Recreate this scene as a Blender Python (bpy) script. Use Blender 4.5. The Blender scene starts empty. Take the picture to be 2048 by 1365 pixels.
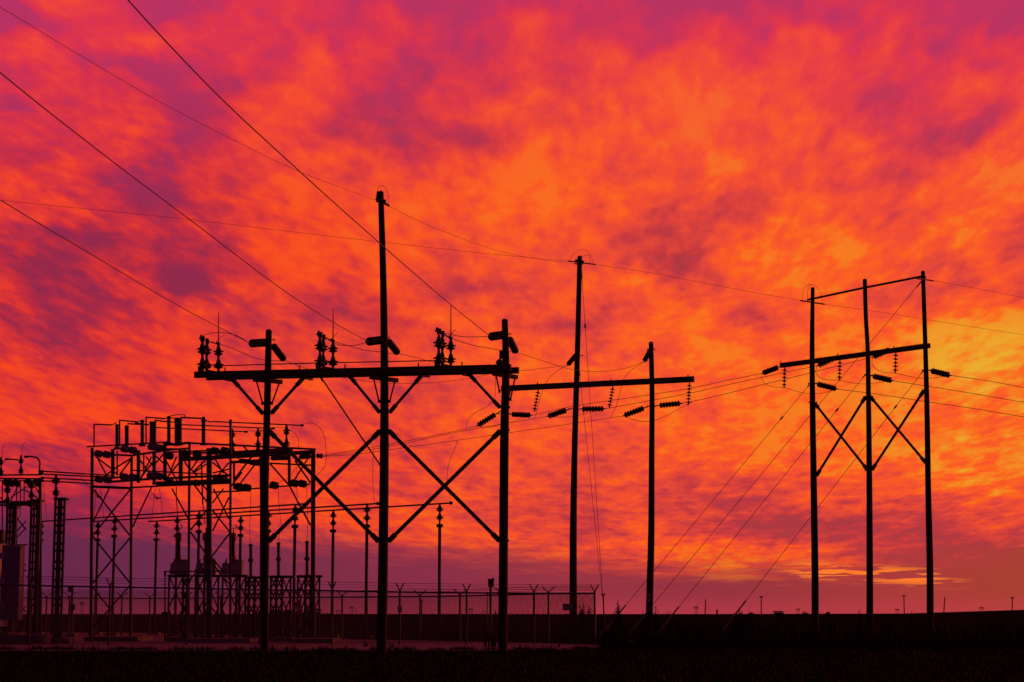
import bpy, math, random
import numpy as np
from mathutils import Vector
random.seed(7)
rng = np.random.default_rng(7)
scene = bpy.context.scene
COL = scene.collection
PI = math.pi
# ------------------------------------------------------------------ camera
EYE, F, HOR = 1.62, 4000.0, 1227.5
PITCH = math.atan((HOR - 682.5) / F)
CP, SP = math.cos(PITCH), math.sin(PITCH)
cam_d = bpy.data.cameras.new("camera")
cam = bpy.data.objects.new("camera", cam_d)
COL.objects.link(cam)
cam.location = (0, 0, EYE)
cam.rotation_euler = (PI / 2 + PITCH, 0, 0)
cam_d.sensor_width = 36
cam_d.lens = 36 * F / 2048
cam_d.clip_end = 20000
scene.camera = cam


def P(px, py, Y):
    """point seen at pixel (px, py) of the 2048-wide photograph, Y metres ahead"""
    a = (px - 1024) / F
    b = (682.5 - py) / F
    dy = CP - b * SP
    k = Y / dy
    return Vector((a * k, Y, EYE + (SP + b * CP) * k))


def ground_z(x, y):
    def ss(t):
        t = min(1.0, max(0.0, t)); return t * t * (3 - 2 * t)
    if y < 200: return 0.0
    return 2.75 * ss((y - 220) / 330) * min(1.3, max(0., (x / y - .10) / .16))


def PG(px, Y):
    """point on the ground below pixel column px, Y metres ahead"""
    x = (px - 1024) / F * Y * 1.0 / CP * (CP * CP + SP * SP) * CP
    x = (px - 1024) / F * (Y * CP - EYE * SP)
    return Vector((x, Y, ground_z(x, Y)))


def R(px, Y):
    return px * .5 * Y / F


# ------------------------------------------------------------------ materials
def material(name, color, rough=.7, metal=0., var=.35, scale=4., spec=.3, stretch=None, bump=0.):
    m = bpy.data.materials.new(name)
    m.use_nodes = True
    nt = m.node_tree; nt.nodes.clear()
    out = nt.nodes.new('ShaderNodeOutputMaterial')
    b = nt.nodes.new('ShaderNodeBsdfPrincipled')
    nt.links.new(b.outputs[0], out.inputs[0])
    tc = nt.nodes.new('ShaderNodeTexCoord')
    mp = nt.nodes.new('ShaderNodeMapping')
    if stretch: mp.inputs['Scale'].default_value = stretch
    nt.links.new(tc.outputs['Object'], mp.inputs[0])
    n = nt.nodes.new('ShaderNodeTexNoise')
    n.inputs['Scale'].default_value = scale
    n.inputs['Detail'].default_value = 5
    nt.links.new(mp.outputs[0], n.inputs['Vector'])
    cr = nt.nodes.new('ShaderNodeValToRGB')
    lo = [c * (1 - var) for c in color]; hi = [min(1, c * (1 + var)) for c in color]
    cr.color_ramp.elements[0].position = .3; cr.color_ramp.elements[1].position = .7
    cr.color_ramp.elements[0].color = (*lo, 1); cr.color_ramp.elements[1].color = (*hi, 1)
    nt.links.new(n.outputs[0], cr.inputs[0])
    nt.links.new(cr.outputs[0], b.inputs['Base Color'])
    b.inputs['Roughness'].default_value = rough
    b.inputs['Metallic'].default_value = metal
    b.inputs['Specular IOR Level'].default_value = spec
    if bump:
        bp = nt.nodes.new('ShaderNodeBump'); bp.inputs['Strength'].default_value = bump
        nt.links.new(n.outputs[0], bp.inputs['Height']); nt.links.new(bp.outputs[0], b.inputs['Normal'])
    return m


M = dict(
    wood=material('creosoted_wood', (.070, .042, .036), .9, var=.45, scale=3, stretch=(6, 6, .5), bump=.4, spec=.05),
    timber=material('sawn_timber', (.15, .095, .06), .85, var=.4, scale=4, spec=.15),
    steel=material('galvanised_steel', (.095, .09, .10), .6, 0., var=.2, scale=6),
    porcelain=material('brown_porcelain', (.055, .028, .022), .35, var=.2, spec=.4),
    grey_porcelain=material('grey_porcelain', (.20, .19, .28), .4, var=.15, spec=.4),
    wire=material('stranded_conductor', (.13, .12, .12), .6, .3, var=.2),
    paint=material('grey_enamel_paint', (.42, .40, .40), .5, var=.12),
    enamel=material('purple_lit_enamel_paint', (.40, .34, .52), .5, var=.12),  # enamel with the purple dusk light mixed into its base colour
    pale=material('pale_metal_sheet', (.55, .53, .56), .5, var=.12),
    redpaint=material('red_paint', (.26, .022, .016), .5, var=.15),
    white=material('white_sign_paint', (.68, .66, .66), .5, var=.08),
    dark=material('dark_rubber', (.03, .03, .03), .7),
    concrete=material('concrete', (.22, .20, .19), .9, var=.3, scale=3, bump=.3),
    gravel=material('crushed_gravel', (.40, .31, .29), .95, var=.55, scale=9, bump=.6, spec=.1),
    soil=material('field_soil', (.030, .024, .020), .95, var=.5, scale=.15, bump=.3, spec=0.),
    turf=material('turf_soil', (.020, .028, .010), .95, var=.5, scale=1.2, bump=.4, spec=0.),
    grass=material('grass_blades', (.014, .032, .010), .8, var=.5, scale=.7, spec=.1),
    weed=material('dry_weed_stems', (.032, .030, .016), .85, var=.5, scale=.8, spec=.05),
    leaf=material('tree_foliage', (.045, .055, .025), .85, var=.5, scale=1, spec=.05),
    bark=material('bark', (.07, .05, .04), .9),
    plastic=material('grey_guard_plastic', (.20, .18, .26), .5, var=.1),
)


# ------------------------------------------------------------------ mesh building
def frame_of(d):
    d = d.normalized()
    up = Vector((0, 0, 1)) if abs(d.z) < .95 else Vector((0, 1, 0))
    a = d.cross(up).normalized()
    return d, a, a.cross(d).normalized()


class MB:
    def __init__(s): s.v, s.f, s.smooth = [], [], False

    def add(s, vs, fs):
        o = len(s.v); s.v += [Vector(q) for q in vs]; s.f += [tuple(i + o for i in q) for q in fs]
        return s

    def tube(s, pts, r, n=6, caps=True):
        pts = [Vector(q) for q in pts]
        rs = r if isinstance(r, (list, tuple)) else [r] * len(pts)
        vs, fs = [], []
        pa = None
        for i, p in enumerate(pts):
            d = (pts[min(i + 1, len(pts) - 1)] - pts[max(i - 1, 0)])
            d, a, b = frame_of(d)
            if pa is not None:
                a = (pa - d * pa.dot(d)).normalized(); b = a.cross(d)
            pa = a
            for k in range(n):
                t = 2 * PI * k / n
                vs.append(p + (a * math.cos(t) + b * math.sin(t)) * rs[i])
        for i in range(len(pts) - 1):
            for k in range(n):
                fs.append((i * n + k, i * n + (k + 1) % n, (i + 1) * n + (k + 1) % n, (i + 1) * n + k))
        if caps:
            fs.append(tuple(range(n))[::-1]); fs.append(tuple((len(pts) - 1) * n + k for k in range(n)))
        return s.add(vs, fs)

    def bar(s, p, q, w, h=None, up=None):
        """rectangular bar; w across, h along the up side"""
        p, q = Vector(p), Vector(q); h = h or w
        d, a, b = frame_of(q - p)
        a *= w / 2; b *= h / 2
        vs = [p - a - b, p + a - b, p + a + b, p - a + b, q - a - b, q + a - b, q + a + b, q - a + b]
        return s.add(vs, [(3, 2, 1, 0), (4, 5, 6, 7), (0, 1, 5, 4), (1, 2, 6, 5), (2, 3, 7, 6), (3, 0, 4, 7)])

    def angle(s, p, q, w):
        """steel angle section"""
        p, q = Vector(p), Vector(q)
        d, a, b = frame_of(q - p)
        t = w * .16
        prof = [(-.5, -.5), (.5, -.5), (.5, -.5 + .16), (-.5 + .16, -.5 + .16), (-.5 + .16, .5), (-.5, .5)]
        vs = [e + a * (x * w) + b * (y * w) for e in (p, q) for x, y in prof]
        fs = [(5, 4, 3, 2, 1, 0), (6, 7, 8, 9, 10, 11)] + [(i, (i + 1) % 6, (i + 1) % 6 + 6, i + 6) for i in range(6)]
        return s.add(vs, fs)

    def box(s, c, sx, sy, sz, rz=0., bev=0.):
        c = Vector(c); ca, sa = math.cos(rz), math.sin(rz)
        if bev <= 0:
            ring = [(-.5 * sx, -.5 * sy), (.5 * sx, -.5 * sy), (.5 * sx, .5 * sy), (-.5 * sx, .5 * sy)]
        else:
            x, y, e = sx / 2, sy / 2, bev
            ring = [(-x + e, -y), (x - e, -y), (x, -y + e), (x, y - e), (x - e, y), (-x + e, y), (-x, y - e), (-x, -y + e)]
        n = len(ring); vs = []
        levels = [(-.5 * sz, 1), (.5 * sz, 1)] if bev <= 0 else [(-.5 * sz, 1), (.5 * sz - bev, 1), (.5 * sz, 1 - 2 * bev / max(sx, sy))]
        for z, k in levels:
            for x, y in ring: vs.append(c + Vector((k * (x * ca - y * sa), k * (x * sa + y * ca), z)))
        fs = [tuple(range(n))[::-1], tuple((len(levels) - 1) * n + i for i in range(n))]
        for l in range(len(levels) - 1):
            fs += [(l * n + i, l * n + (i + 1) % n, (l + 1) * n + (i + 1) % n, (l + 1) * n + i) for i in range(n)]
        return s.add(vs, fs)

    def lathe(s, p, q, prof, n=14):
        """profile [(t along p-q, radius)]"""
        p, q = Vector(p), Vector(q)
        d, a, b = frame_of(q - p); L = (q - p)
        vs, fs = [], []
        for t, r in prof:
            for k in range(n):
                th = 2 * PI * k / n
                vs.append(p + L * t + (a * math.cos(th) + b * math.sin(th)) * r)
        m = len(prof)
        for i in range(m - 1):
            fs += [(i * n + k, i * n + (k + 1) % n, (i + 1) * n + (k + 1) % n, (i + 1) * n + k) for k in range(n)]
        fs.append(tuple(range(n))[::-1]); fs.append(tuple((m - 1) * n + k for k in range(n)))
        return s.add(vs, fs)

    def build(s, name, mat, parent=None, loc=None, smooth=False):
        top = parent
        while top is not None and top.parent is not None: top = top.parent
        if parent is None:
            o0 = Vector(loc) if loc is not None else s.v[0].copy()
        else:
            o0 = Vector(top.location)
        me = bpy.data.meshes.new(name)
        me.from_pydata([tuple(q - o0) for q in s.v], [], s.f)
        me.materials.append(M[mat] if isinstance(mat, str) else mat)
        if smooth: me.polygons.foreach_set('use_smooth', [True] * len(me.polygons))
        me.update()
        o = bpy.data.objects.new(name, me)
        COL.objects.link(o)
        if parent is None: o.location = o0
        else: o.parent = parent
        return o


def tag(o, label=None, cat=None, group=None, kind=None):
    if label: o['label'] = label
    if cat: o['category'] = cat
    if group: o['group'] = group
    if kind: o['kind'] = kind
    return o


def thing(name, loc, label, cat, group=None):
    o = bpy.data.objects.new(name, None)
    o.empty_display_size = .3
    COL.objects.link(o); o.location = loc
    return tag(o, label, cat, group)


def spline(pts, n=8):
    """Catmull-Rom through 3D points"""
    pts = [Vector(q) for q in pts]
    if len(pts) == 2:
        return [pts[0].lerp(pts[1], i / n) for i in range(n + 1)]
    e = [pts[0] * 2 - pts[1]] + pts + [pts[-1] * 2 - pts[-2]]
    out = []
    for i in range(1, len(e) - 2):
        a, b, c, d = e[i - 1:i + 3]
        h0, h1, h2 = (b - a).length + 1e-6, (c - b).length + 1e-6, (d - c).length + 1e-6
        mb = ((b - a) / h0 * h1 + (c - b) / h1 * h0) / (h0 + h1) * h1      # tangents weighted by chord length
        mc = ((c - b) / h1 * h2 + (d - c) / h2 * h1) / (h1 + h2) * h1
        for k in range(n):
            t = k / n
            out.append(b * (2 * t ** 3 - 3 * t * t + 1) + mb * (t ** 3 - 2 * t * t + t) + c * (3 * t * t - 2 * t ** 3) + mc * (t ** 3 - t * t))
    out.append(pts[-1])
    return out


def pxpath(pts):
    """[(px, py, Y or None)] -> 3D, missing Y interpolated along the path"""
    ks = [i for i, q in enumerate(pts) if len(q) == 3]
    L = [0.]
    for a, b in zip(pts, pts[1:]): L.append(L[-1] + math.hypot(b[0] - a[0], b[1] - a[1]) + 1e-6)
    out = []
    for i, q in enumerate(pts):
        if len(q) == 3: Y = q[2]
        else:
            lo = max(k for k in ks if k < i); hi = min(k for k in ks if k > i)
            t = (L[i] - L[lo]) / (L[hi] - L[lo])
            # perspective-correct depth along a straight run
            Y = 1 / ((1 - t) / pts[lo][2] + t / pts[hi][2])
        out.append(P(q[0], q[1], Y))
    return out


def wire(name, pts, r, label, cat, group=None, n=8, sides=5, mat='wire', extend=None):
    p3 = spline(pxpath(pts), n)
    if extend:
        d = (p3[0] - p3[1]).normalized()
        p3 = [p3[0] + d * extend] + p3
    o = MB().tube(p3, r, sides).build(name, mat, smooth=True)
    return tag(o, label, cat, group)


# ------------------------------------------------------------------ insulators
def tier_profile(n, Rr, neck=.22):
    base = [(0, neck), (.10, neck + .04), (.24, .38), (.42, .50), (.485, 1.), (.53, .98), (.57, .46), (.69, .84), (.74, .82),
            (.78, .40), (.90, .24)]
    out = []
    for i in range(n):
        out += [((i + t) / n, r * Rr) for t, r in base]
    out.append((1, neck * Rr))
    return out


def pin_insulator(mb, top, bottom, Rr, tiers=2):
    return mb.lathe(top, bottom, tier_profile(tiers, Rr), 14)


def disc_string(mb, p, q, Rr, n, gap=.50):
    prof = []
    for i in range(n):
        prof += [((i + t) / n, r * Rr) for t, r in ((.02, gap * .8), (.28, gap), (.44, .96), (.54, 1.), (.60, .8), (.68, gap))]
    prof.append((1, gap * .5 * Rr))
    return mb.lathe(p, q, prof, 14)


def bell_string(mb, p, q, Rr, n):
    prof = []
    for i in range(n):
        prof += [((i + t) / n, r * Rr) for t, r in ((0., .12), (.12, .22), (.34, .42), (.56, .95), (.64, 1.), (.70, .5), (.8, .16))]
    prof.append((1, .1 * Rr))
    return mb.lathe(p, q, prof, 12)


def ribbed(mb, p, q, Rr, n=14, core=.66):
    prof = [(0, core * Rr)]
    for i in range(n):
        prof += [((i + .25) / n, core * Rr), ((i + .5) / n, Rr), ((i + .62) / n, Rr), ((i + .75) / n, core * Rr)]
    prof.append((1, core * Rr))
    return mb.lathe(p, q, prof, 12)


def string_thing(p, q, Rr, n, label, group, kind='strain', mat='porcelain', link=None, start=.06):
    """disc insulator string from its fixed end p to its line end q, with end fittings"""
    p, q = Vector(p), Vector(q)
    t = thing('insulator_string', p, label, 'insulator', group)
    mb = MB()
    (bell_string if kind == 'bell' else disc_string)(mb, p.lerp(q, start), p.lerp(q, .93), Rr, n)
    mb.build('insulator_discs', mat, t, smooth=True)
    f = MB().tube([link or p, p.lerp(q, start + .03)], .035, 6)
    f.build('link', 'steel', t)
    MB().tube([p.lerp(q, .90), q], .045, 6).build('clamp', 'steel', t)
    return t
# ================================================================== world: sunset sky
GRID = """37416333343123432
13755463644457341
67246736567775635
35535737757866567
65747654677777736
46346767886766578
77456878887567677
43537786775578685
53527675667478656
53575557656757566
64675666777878799
66576766777888787
78777667767888878
64677767766788888
54577766656566687
12456777646432345
11124566766876321""".split()
GRID_Y = [0 + 70 * i for i in range(17)]


def make_world():
    w = bpy.data.worlds.new("World"); scene.world = w; w.use_nodes = True
    nt = w.node_tree; nt.nodes.clear(); N = nt.nodes.new; L = nt.links.new

    def val(x, sock):
        if isinstance(x, (int, float)): sock.default_value = x
        else: L(x, sock)

    def math_(op, a, b=0., c=0., clamp=False):
        n = N('ShaderNodeMath'); n.operation = op; n.use_clamp = clamp
        val(a, n.inputs[0]); val(b, n.inputs[1]); val(c, n.inputs[2]); return n.outputs[0]

    def ss(x, a, b):
        n = N('ShaderNodeMapRange'); n.interpolation_type = 'SMOOTHSTEP'
        val(x, n.inputs[0]); n.inputs[1].default_value = a; n.inputs[2].default_value = b
        return n.outputs[0]

    def lin(x, a, b):
        n = N('ShaderNodeMapRange'); val(x, n.inputs[0]); n.inputs[1].default_value = a; n.inputs[2].default_value = b
        return n.outputs[0]

    def ramp(x, stops, interp='LINEAR'):
        n = N('ShaderNodeValToRGB'); r = n.color_ramp; r.interpolation = interp
        val(x, n.inputs[0])
        while len(r.elements) < len(stops): r.elements.new(.5)
        for e, (t, c) in zip(r.elements, stops):
            e.position = t; e.color = (*c, 1) if not isinstance(c, (int, float)) else (c, c, c, 1)
        return n.outputs[0]

    def mix(f, a, b):
        n = N('ShaderNodeMix'); n.data_type = 'RGBA'
        val(f, n.inputs[0])
        for k, x in ((6, a), (7, b)):
            if isinstance(x, tuple): n.inputs[k].default_value = (*x, 1)
            else: L(x, n.inputs[k])
        return n.outputs[2]

    def noise(x, y, z, scale, detail, rough=.55, dist=0.):
        c = N('ShaderNodeCombineXYZ'); val(x, c.inputs[0]); val(y, c.inputs[1]); val(z, c.inputs[2])
        n = N('ShaderNodeTexNoise'); L(c.outputs[0], n.inputs['Vector'])
        n.inputs['Scale'].default_value = scale; n.inputs['Detail'].default_value = detail
        n.inputs['Roughness'].default_value = rough; n.inputs['Distortion'].default_value = dist
        return n.outputs[0]

    def srgb(r, g, b):
        return tuple(((c / 255 + .055) / 1.055) ** 2.4 if c > 10 else c / 255 / 12.92 for c in (r, g, b))

    tc = N('ShaderNodeTexCoord')
    sep = N('ShaderNodeSeparateXYZ'); L(tc.outputs['Generated'], sep.inputs[0])
    x, y, z = sep.outputs
    az = math_('ARCTAN2', x, y)
    hor = math_('SQRT', math_('ADD', math_('MULTIPLY', x, x), math_('MULTIPLY', y, y)))
    tz = math_('DIVIDE', z, math_('MAXIMUM', hor, .001))          # tangent of elevation
    zp = math_('MAXIMUM', tz, 0.)
    # cloud-layer coordinates: the deck foreshortens towards the horizon
    q = math_('DIVIDE', 1., math_('ADD', zp, .12))
    cu = math_('DIVIDE', az, math_('ADD', zp, .25))
    # streaks run down to the right on the left of the view and level out on the right
    cv = math_('MULTIPLY', q, .25)
    cv = math_('SUBTRACT', cv, math_('MULTIPLY', ss(tz, .34, .14), math_('SUBTRACT', math_('MULTIPLY', cu, .16), math_('MULTIPLY', math_('MULTIPLY', cu, cu), .26))))
    cu = math_('MULTIPLY', cu, .9)
    w1 = noise(cu, cv, 3.1, 7., 4., .5)
    w2 = noise(cu, cv, 9.7, 7., 4., .5)
    w3 = noise(cu, cv, 5.2, 26., 3., .5)
    # warp the big tone map so that its cells never show
    azw = math_('ADD', az, math_('MULTIPLY', math_('SUBTRACT', w1, .5), .075))
    amp = math_('MULTIPLY', math_('ADD', .02, math_('MULTIPLY', zp, .16)), 1.)
    tzw = math_('ADD', tz, math_('MULTIPLY', math_('SUBTRACT', w2, .5), amp))
    tzw = math_('ADD', tzw, math_('MULTIPLY', math_('SUBTRACT', w3, .5), math_('MULTIPLY', amp, .5)))
    u = math_('DIVIDE', math_('ADD', azw, .256), .512)
    tone = None
    for i, (row, py) in enumerate(zip(GRID, GRID_Y)):
        r = ramp(u, [(k / 16, int(c) / 9) for k, c in enumerate(row)], 'CARDINAL')
        Z = math.tan(PITCH + math.atan((682.5 - py) / F))
        if tone is None: tone = r
        else:
            f = ss(tzw, Zprev, Z)
            tone = mix(f, tone, r)
        Zprev = Z
    gm = N('ShaderNodeRGBToBW'); L(tone, gm.inputs[0]); tone = gm.outputs[0]
    above = ss(tz, .31, .40)
    tone = math_('ADD', math_('MULTIPLY', tone, math_('SUBTRACT', 1., above)), math_('MULTIPLY', above, .48))
    n1 = noise(cu, cv, 0., 13., 7., .55, .3)
    n2 = noise(cu, cv, 4.4, 36., 4., .50, .2)
    n3 = noise(math_('MULTIPLY', cu, .35), cv, 7.7, 22., 5., .6, .2)
    tone = math_('ADD', math_('MULTIPLY', math_('SUBTRACT', tone, .62), 1.16), .60)
    tone = math_('ADD', tone, math_('MULTIPLY', math_('SUBTRACT', n1, .5), .62))
    tone = math_('ADD', tone, math_('MULTIPLY', math_('SUBTRACT', n2, .5), .95))
    n4 = noise(cu, cv, 1.9, 70., 3., .5, .4)
    tone = math_('ADD', tone, math_('MULTIPLY', math_('SUBTRACT', n4, .5), .36))
    low = ss(tz, .12, .04)
    tone = math_('ADD', tone, math_('MULTIPLY', math_('MULTIPLY', math_('SUBTRACT', n3, .5), low), .45))
    tone = math_('SUBTRACT', tone, math_('MULTIPLY', math_('SUBTRACT', 1., ss(az, .04, .21)), .055))
    tone = math_('SMOOTH_MAX', tone, .16, .22)
    gx, gz = math_('MULTIPLY', math_('SUBTRACT', az, .221), 24.), math_('MULTIPLY', math_('SUBTRACT', tz, .121), 40.)
    gl = math_('EXPONENT', math_('MULTIPLY', -1., math_('ADD', math_('MULTIPLY', gx, gx), math_('MULTIPLY', gz, gz))))
    tone = math_('ADD', tone, math_('MULTIPLY', gl, .16))
    cap = math_('ADD', .90, math_('MULTIPLY', ss(az, .03, .15), .07))
    cap = math_('ADD', cap, math_('MULTIPLY', math_('MULTIPLY', ss(az, .165, .225), ss(tz, .165, .12)), .24))
    tone = math_('SMOOTH_MIN', tone, cap, .16)
    tone = math_('DIVIDE', tone, 1.2)
    def scaled(st): return [(t / 1.2, srgb(*c)) for t, c in st]
    C_ = scaled([(0, (96, 40, 84)), (.15, (140, 36, 74)), (.32, (174, 38, 64)), (.5, (204, 44, 54)), (.68, (230, 56, 42)), (.85, (246, 68, 30)), (1.1, (253, 84, 24))])
    O_ = scaled([(0, (140, 48, 70)), (.15, (168, 52, 64)), (.32, (196, 54, 60)), (.5, (222, 66, 54)), (.68, (244, 78, 42)), (.84, (251, 94, 28)), (.97, (245, 122, 28)), (1.1, (240, 148, 36)), (1.2, (234, 172, 42))])
    M_ = scaled([(0, (158, 50, 106)), (.15, (184, 48, 98)), (.32, (206, 48, 88)), (.5, (222, 50, 76)), (.68, (232, 60, 66)), (.85, (242, 70, 56)), (1.1, (250, 86, 46))])
    warm = ss(math_('ADD', azw, math_('MULTIPLY', math_('SUBTRACT', w1, .5), .05)), -.20, .06)
    col = mix(warm, ramp(tone, C_), ramp(tone, O_))
    top = ss(math_('ADD', tzw, math_('MULTIPLY', math_('ABSOLUTE', az), .12)), .19, .33)
    col = mix(math_('MULTIPLY', top, .95), col, ramp(tone, M_))
    # dim purple band along the horizon
    band = ramp(lin(az, -.256, .256), [(0, srgb(98, 36, 74)), (.2, srgb(110, 40, 74)), (.4, srgb(134, 44, 70)), (.55, srgb(150, 48, 66)),
                                      (.7, srgb(148, 48, 62)), (.88, srgb(168, 56, 56)), (1, srgb(168, 60, 48))])
    glow = mix(ss(tz, .012, .0), band, mix(.45, band, srgb(196, 60, 74)))
    edge = ramp(lin(az, -.256, .256), [(0, .043), (.15, .041), (.22, .035), (.35, .033), (.5, .028), (.6, .022), (.75, .020), (.9, .023), (1, .030)])
    eb = N('ShaderNodeRGBToBW'); L(edge, eb.inputs[0])
    rag = math_('MULTIPLY', math_('SUBTRACT', n3, .5), .026)
    rag = math_('ADD', rag, math_('MULTIPLY', math_('SUBTRACT', n1, .5), .012))
    d = math_('SUBTRACT', math_('ADD', tz, rag), eb.outputs[0])
    col = mix(ss(d, .013, -.009), col, glow)
    # thin lit cloud bars low on the right
    nb = noise(math_('MULTIPLY', az, 1.), math_('MULTIPLY', tz, 14.), 2.3, 44., 4., .55, .3)
    msk = math_('MULTIPLY', ss(az, .125, .150), ss(az, .228, .200))
    dd = math_('ABSOLUTE', math_('SUBTRACT', tz, math_('SUBTRACT', .0305, math_('MULTIPLY', az, .064))))
    msk = math_('MULTIPLY', msk, ss(dd, .0062, .0015))
    col = mix(math_('MULTIPLY', msk, ss(nb, .49, .54)), col, srgb(255, 122, 40))
    # the rest of the dome: duller overhead, dusk blue behind the camera
    zen = ss(math_('ARCTANGENT', tz), .36, .75)
    col = mix(zen, col, (.075, .011, .028))
    sdot = math_('ADD', math_('MULTIPLY', x, .45), math_('MULTIPLY', y, .89))
    col = mix(ss(sdot, .55, -.15), col, (.034, .006, .022))
    col = mix(ss(tz, -.02, -.10), col, (.012, .006, .010))
    bg = N('ShaderNodeBackground'); L(col, bg.inputs[0]); bg.inputs[1].default_value = 1.
    sky = N('ShaderNodeTexSky'); sky.sky_type = 'NISHITA'; sky.sun_disc = False
    sky.sun_elevation = SUN_EL; sky.sun_rotation = SUN_AZ
    bg2 = N('ShaderNodeBackground'); L(sky.outputs[0], bg2.inputs[0]); bg2.inputs[1].default_value = .0015
    add = N('ShaderNodeAddShader'); L(bg.outputs[0], add.inputs[0]); L(bg2.outputs[0], add.inputs[1])
    out = N('ShaderNodeOutputWorld'); L(add.outputs[0], out.inputs[0])


SUN_EL, SUN_AZ = math.radians(4.5), math.radians(50.)
make_world()
sd = bpy.data.lights.new('sun', 'SUN'); sd.energy = 1.2; sd.angle = math.radians(3.); sd.color = (1., .15, .05)
sun = bpy.data.objects.new('sun', sd); COL.objects.link(sun)
sv = Vector((math.sin(SUN_AZ) * math.cos(SUN_EL), math.cos(SUN_AZ) * math.cos(SUN_EL), math.sin(SUN_EL)))
sun.rotation_euler = sv.to_track_quat('Z', 'Y').to_euler()
vs = scene.view_settings
scene.display_settings.display_device = 'sRGB'
vs.view_transform = 'Standard'; vs.look = 'None'; vs.exposure = 0.; vs.gamma = 1.; vs.use_curve_mapping = False

# ================================================================== ground
def grid_ground():
    ys = [-60, 0, 30, 45, 60, 75, 90, 105, 120, 140, 160, 190, 220, 250, 280, 320, 360, 400, 450, 500, 550, 600, 700, 850, 1100, 1500, 2200, 3500, 6500]
    ks = [-3, -1.2, -.6, -.35, -.25, -.15, -.05, .05, .1] + [.12 + .01 * i for i in range(20)] + [.4, .6, 1.2, 3]
    mb = MB(); n = len(ks)
    for yy in ys:
        for k in ks:
            xx = k * max(yy, 120)
            mb.v.append(Vector((xx, yy, ground_z(xx, yy))))
    for i in range(len(ys) - 1):
        for j in range(n - 1):
            mb.f.append((i * n + j, i * n + j + 1, (i + 1) * n + j + 1, (i + 1) * n + j))
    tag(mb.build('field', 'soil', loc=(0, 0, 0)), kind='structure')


grid_ground()


def sheet(name, pts, z, mat):
    mb = MB(); mb.add([Vector((p[0], p[1], z)) for p in pts], [tuple(range(len(pts)))])
    return tag(mb.build(name, mat, loc=(0, 0, 0)), kind='structure')


def GP(px, py):
    Y = EYE * F / (py - HOR)
    v = PG(px, Y); return v


turf_pts = [(-90, -50), (90, -50), (90, 96)] + [tuple(GP(px, py)[:2]) for px, py in
            ((2300, 1289), (1900, 1288), (1500, 1291), (1300, 1293), (1235, 1296), (1100, 1298.5), (900, 1299), (700, 1299.5), (400, 1299), (100, 1298), (-300, 1298))] + [(-90, 92)]
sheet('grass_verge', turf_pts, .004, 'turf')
gp = [(-300, 1301), (100, 1301), (500, 1301), (1000, 1300.5), (1150, 1298.5), (1236, 1294.6), (1190, 1289), (1090, 1286), (1000, 1284), (860, 1281), (700, 1277.5), (560, 1273), (400, 1268), (200, 1264), (-100, 1261), (-700, 1261)]
sheet('gravel_yard', [tuple(GP(*q)[:2]) for q in gp], .008, 'gravel')


def blades(name, mat, n, area, hmin, hmax, wid, lean=.35, seg=2, label=None):
    """scattered tapering blades, one mesh"""
    X, Y = area(n); n = len(X)
    h = rng.uniform(hmin, hmax, n) * (.6 + .8 * rng.random(n) ** 2)
    a = rng.uniform(0, 2 * PI, n); l = rng.uniform(0, lean, n) * h
    ca, sa = np.cos(a), np.sin(a)
    w = wid * rng.uniform(.6, 1.4, n)
    pa = rng.uniform(0, 2 * PI, n); px, py = np.cos(pa) * w, np.sin(pa) * w
    V = np.zeros((n, 5, 3))
    V[:, 0] = np.stack([X - px, Y - py, np.full(n, -.02)], 1)
    V[:, 1] = np.stack([X + px, Y + py, np.full(n, -.02)], 1)
    m = .55
    V[:, 2] = np.stack([X + px * .7 + ca * l * .3, Y + py * .7 + sa * l * .3, h * m], 1)
    V[:, 3] = np.stack([X - px * .7 + ca * l * .3, Y - py * .7 + sa * l * .3, h * m], 1)
    V[:, 4] = np.stack([X + ca * l, Y + sa * l, h], 1)
    me = bpy.data.meshes.new(name)
    base = (np.arange(n) * 5)[:, None]
    quads = base + np.array([[0, 1, 2, 3]]); tris = base + np.array([[3, 2, 4]])
    me.vertices.add(n * 5); me.vertices.foreach_set('co', V.reshape(-1))
    loops = np.concatenate([quads.reshape(-1), tris.reshape(-1)])
    me.loops.add(len(loops)); me.loops.foreach_set('vertex_index', loops)
    starts = np.concatenate([np.arange(n) * 4, n * 4 + np.arange(n) * 3])
    tot = np.concatenate([np.full(n, 4), np.full(n, 3)])
    me.polygons.add(2 * n); me.polygons.foreach_set('loop_start', starts); me.polygons.foreach_set('loop_total', tot)
    me.update(); me.validate()
    me.materials.append(M[mat])
    o = bpy.data.objects.new(name, me); COL.objects.link(o)
    return o


def edge_y(px):
    """far edge of the grass as distance, by photo column"""
    xs = [-400, 100, 400, 700, 900, 1100, 1235, 1300, 1500, 2300]
    yy = [1298, 1298, 1299, 1299.5, 1299, 1298.5, 1295.5, 1293, 1290, 1288]
    return EYE * F / (np.interp(px, xs, yy) - HOR)


def grass_area(n):
    px = rng.uniform(-220, 2270, n)
    y0 = 43.; y1 = edge_y(px) + .3
    Y = np.sqrt(y0 ** 2 + (y1 ** 2 - y0 ** 2) * rng.random(n))
    return (px - 1024) / F * Y * CP, Y


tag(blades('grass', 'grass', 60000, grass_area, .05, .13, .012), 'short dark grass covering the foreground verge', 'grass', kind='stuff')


def edge_area(n):
    px = rng.uniform(-220, 1240, n)
    Y = edge_y(px) + rng.normal(0, .35, n) + .9 * np.sin(px * .021) * np.sin(px * .0073 + 1) - .5
    keep = np.sin(px * .11) + np.sin(px * .047 + 2) + rng.normal(0, .8, n) > -.2
    px, Y = px[keep], Y[keep]
    return (px - 1024) / F * Y * CP, Y


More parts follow.
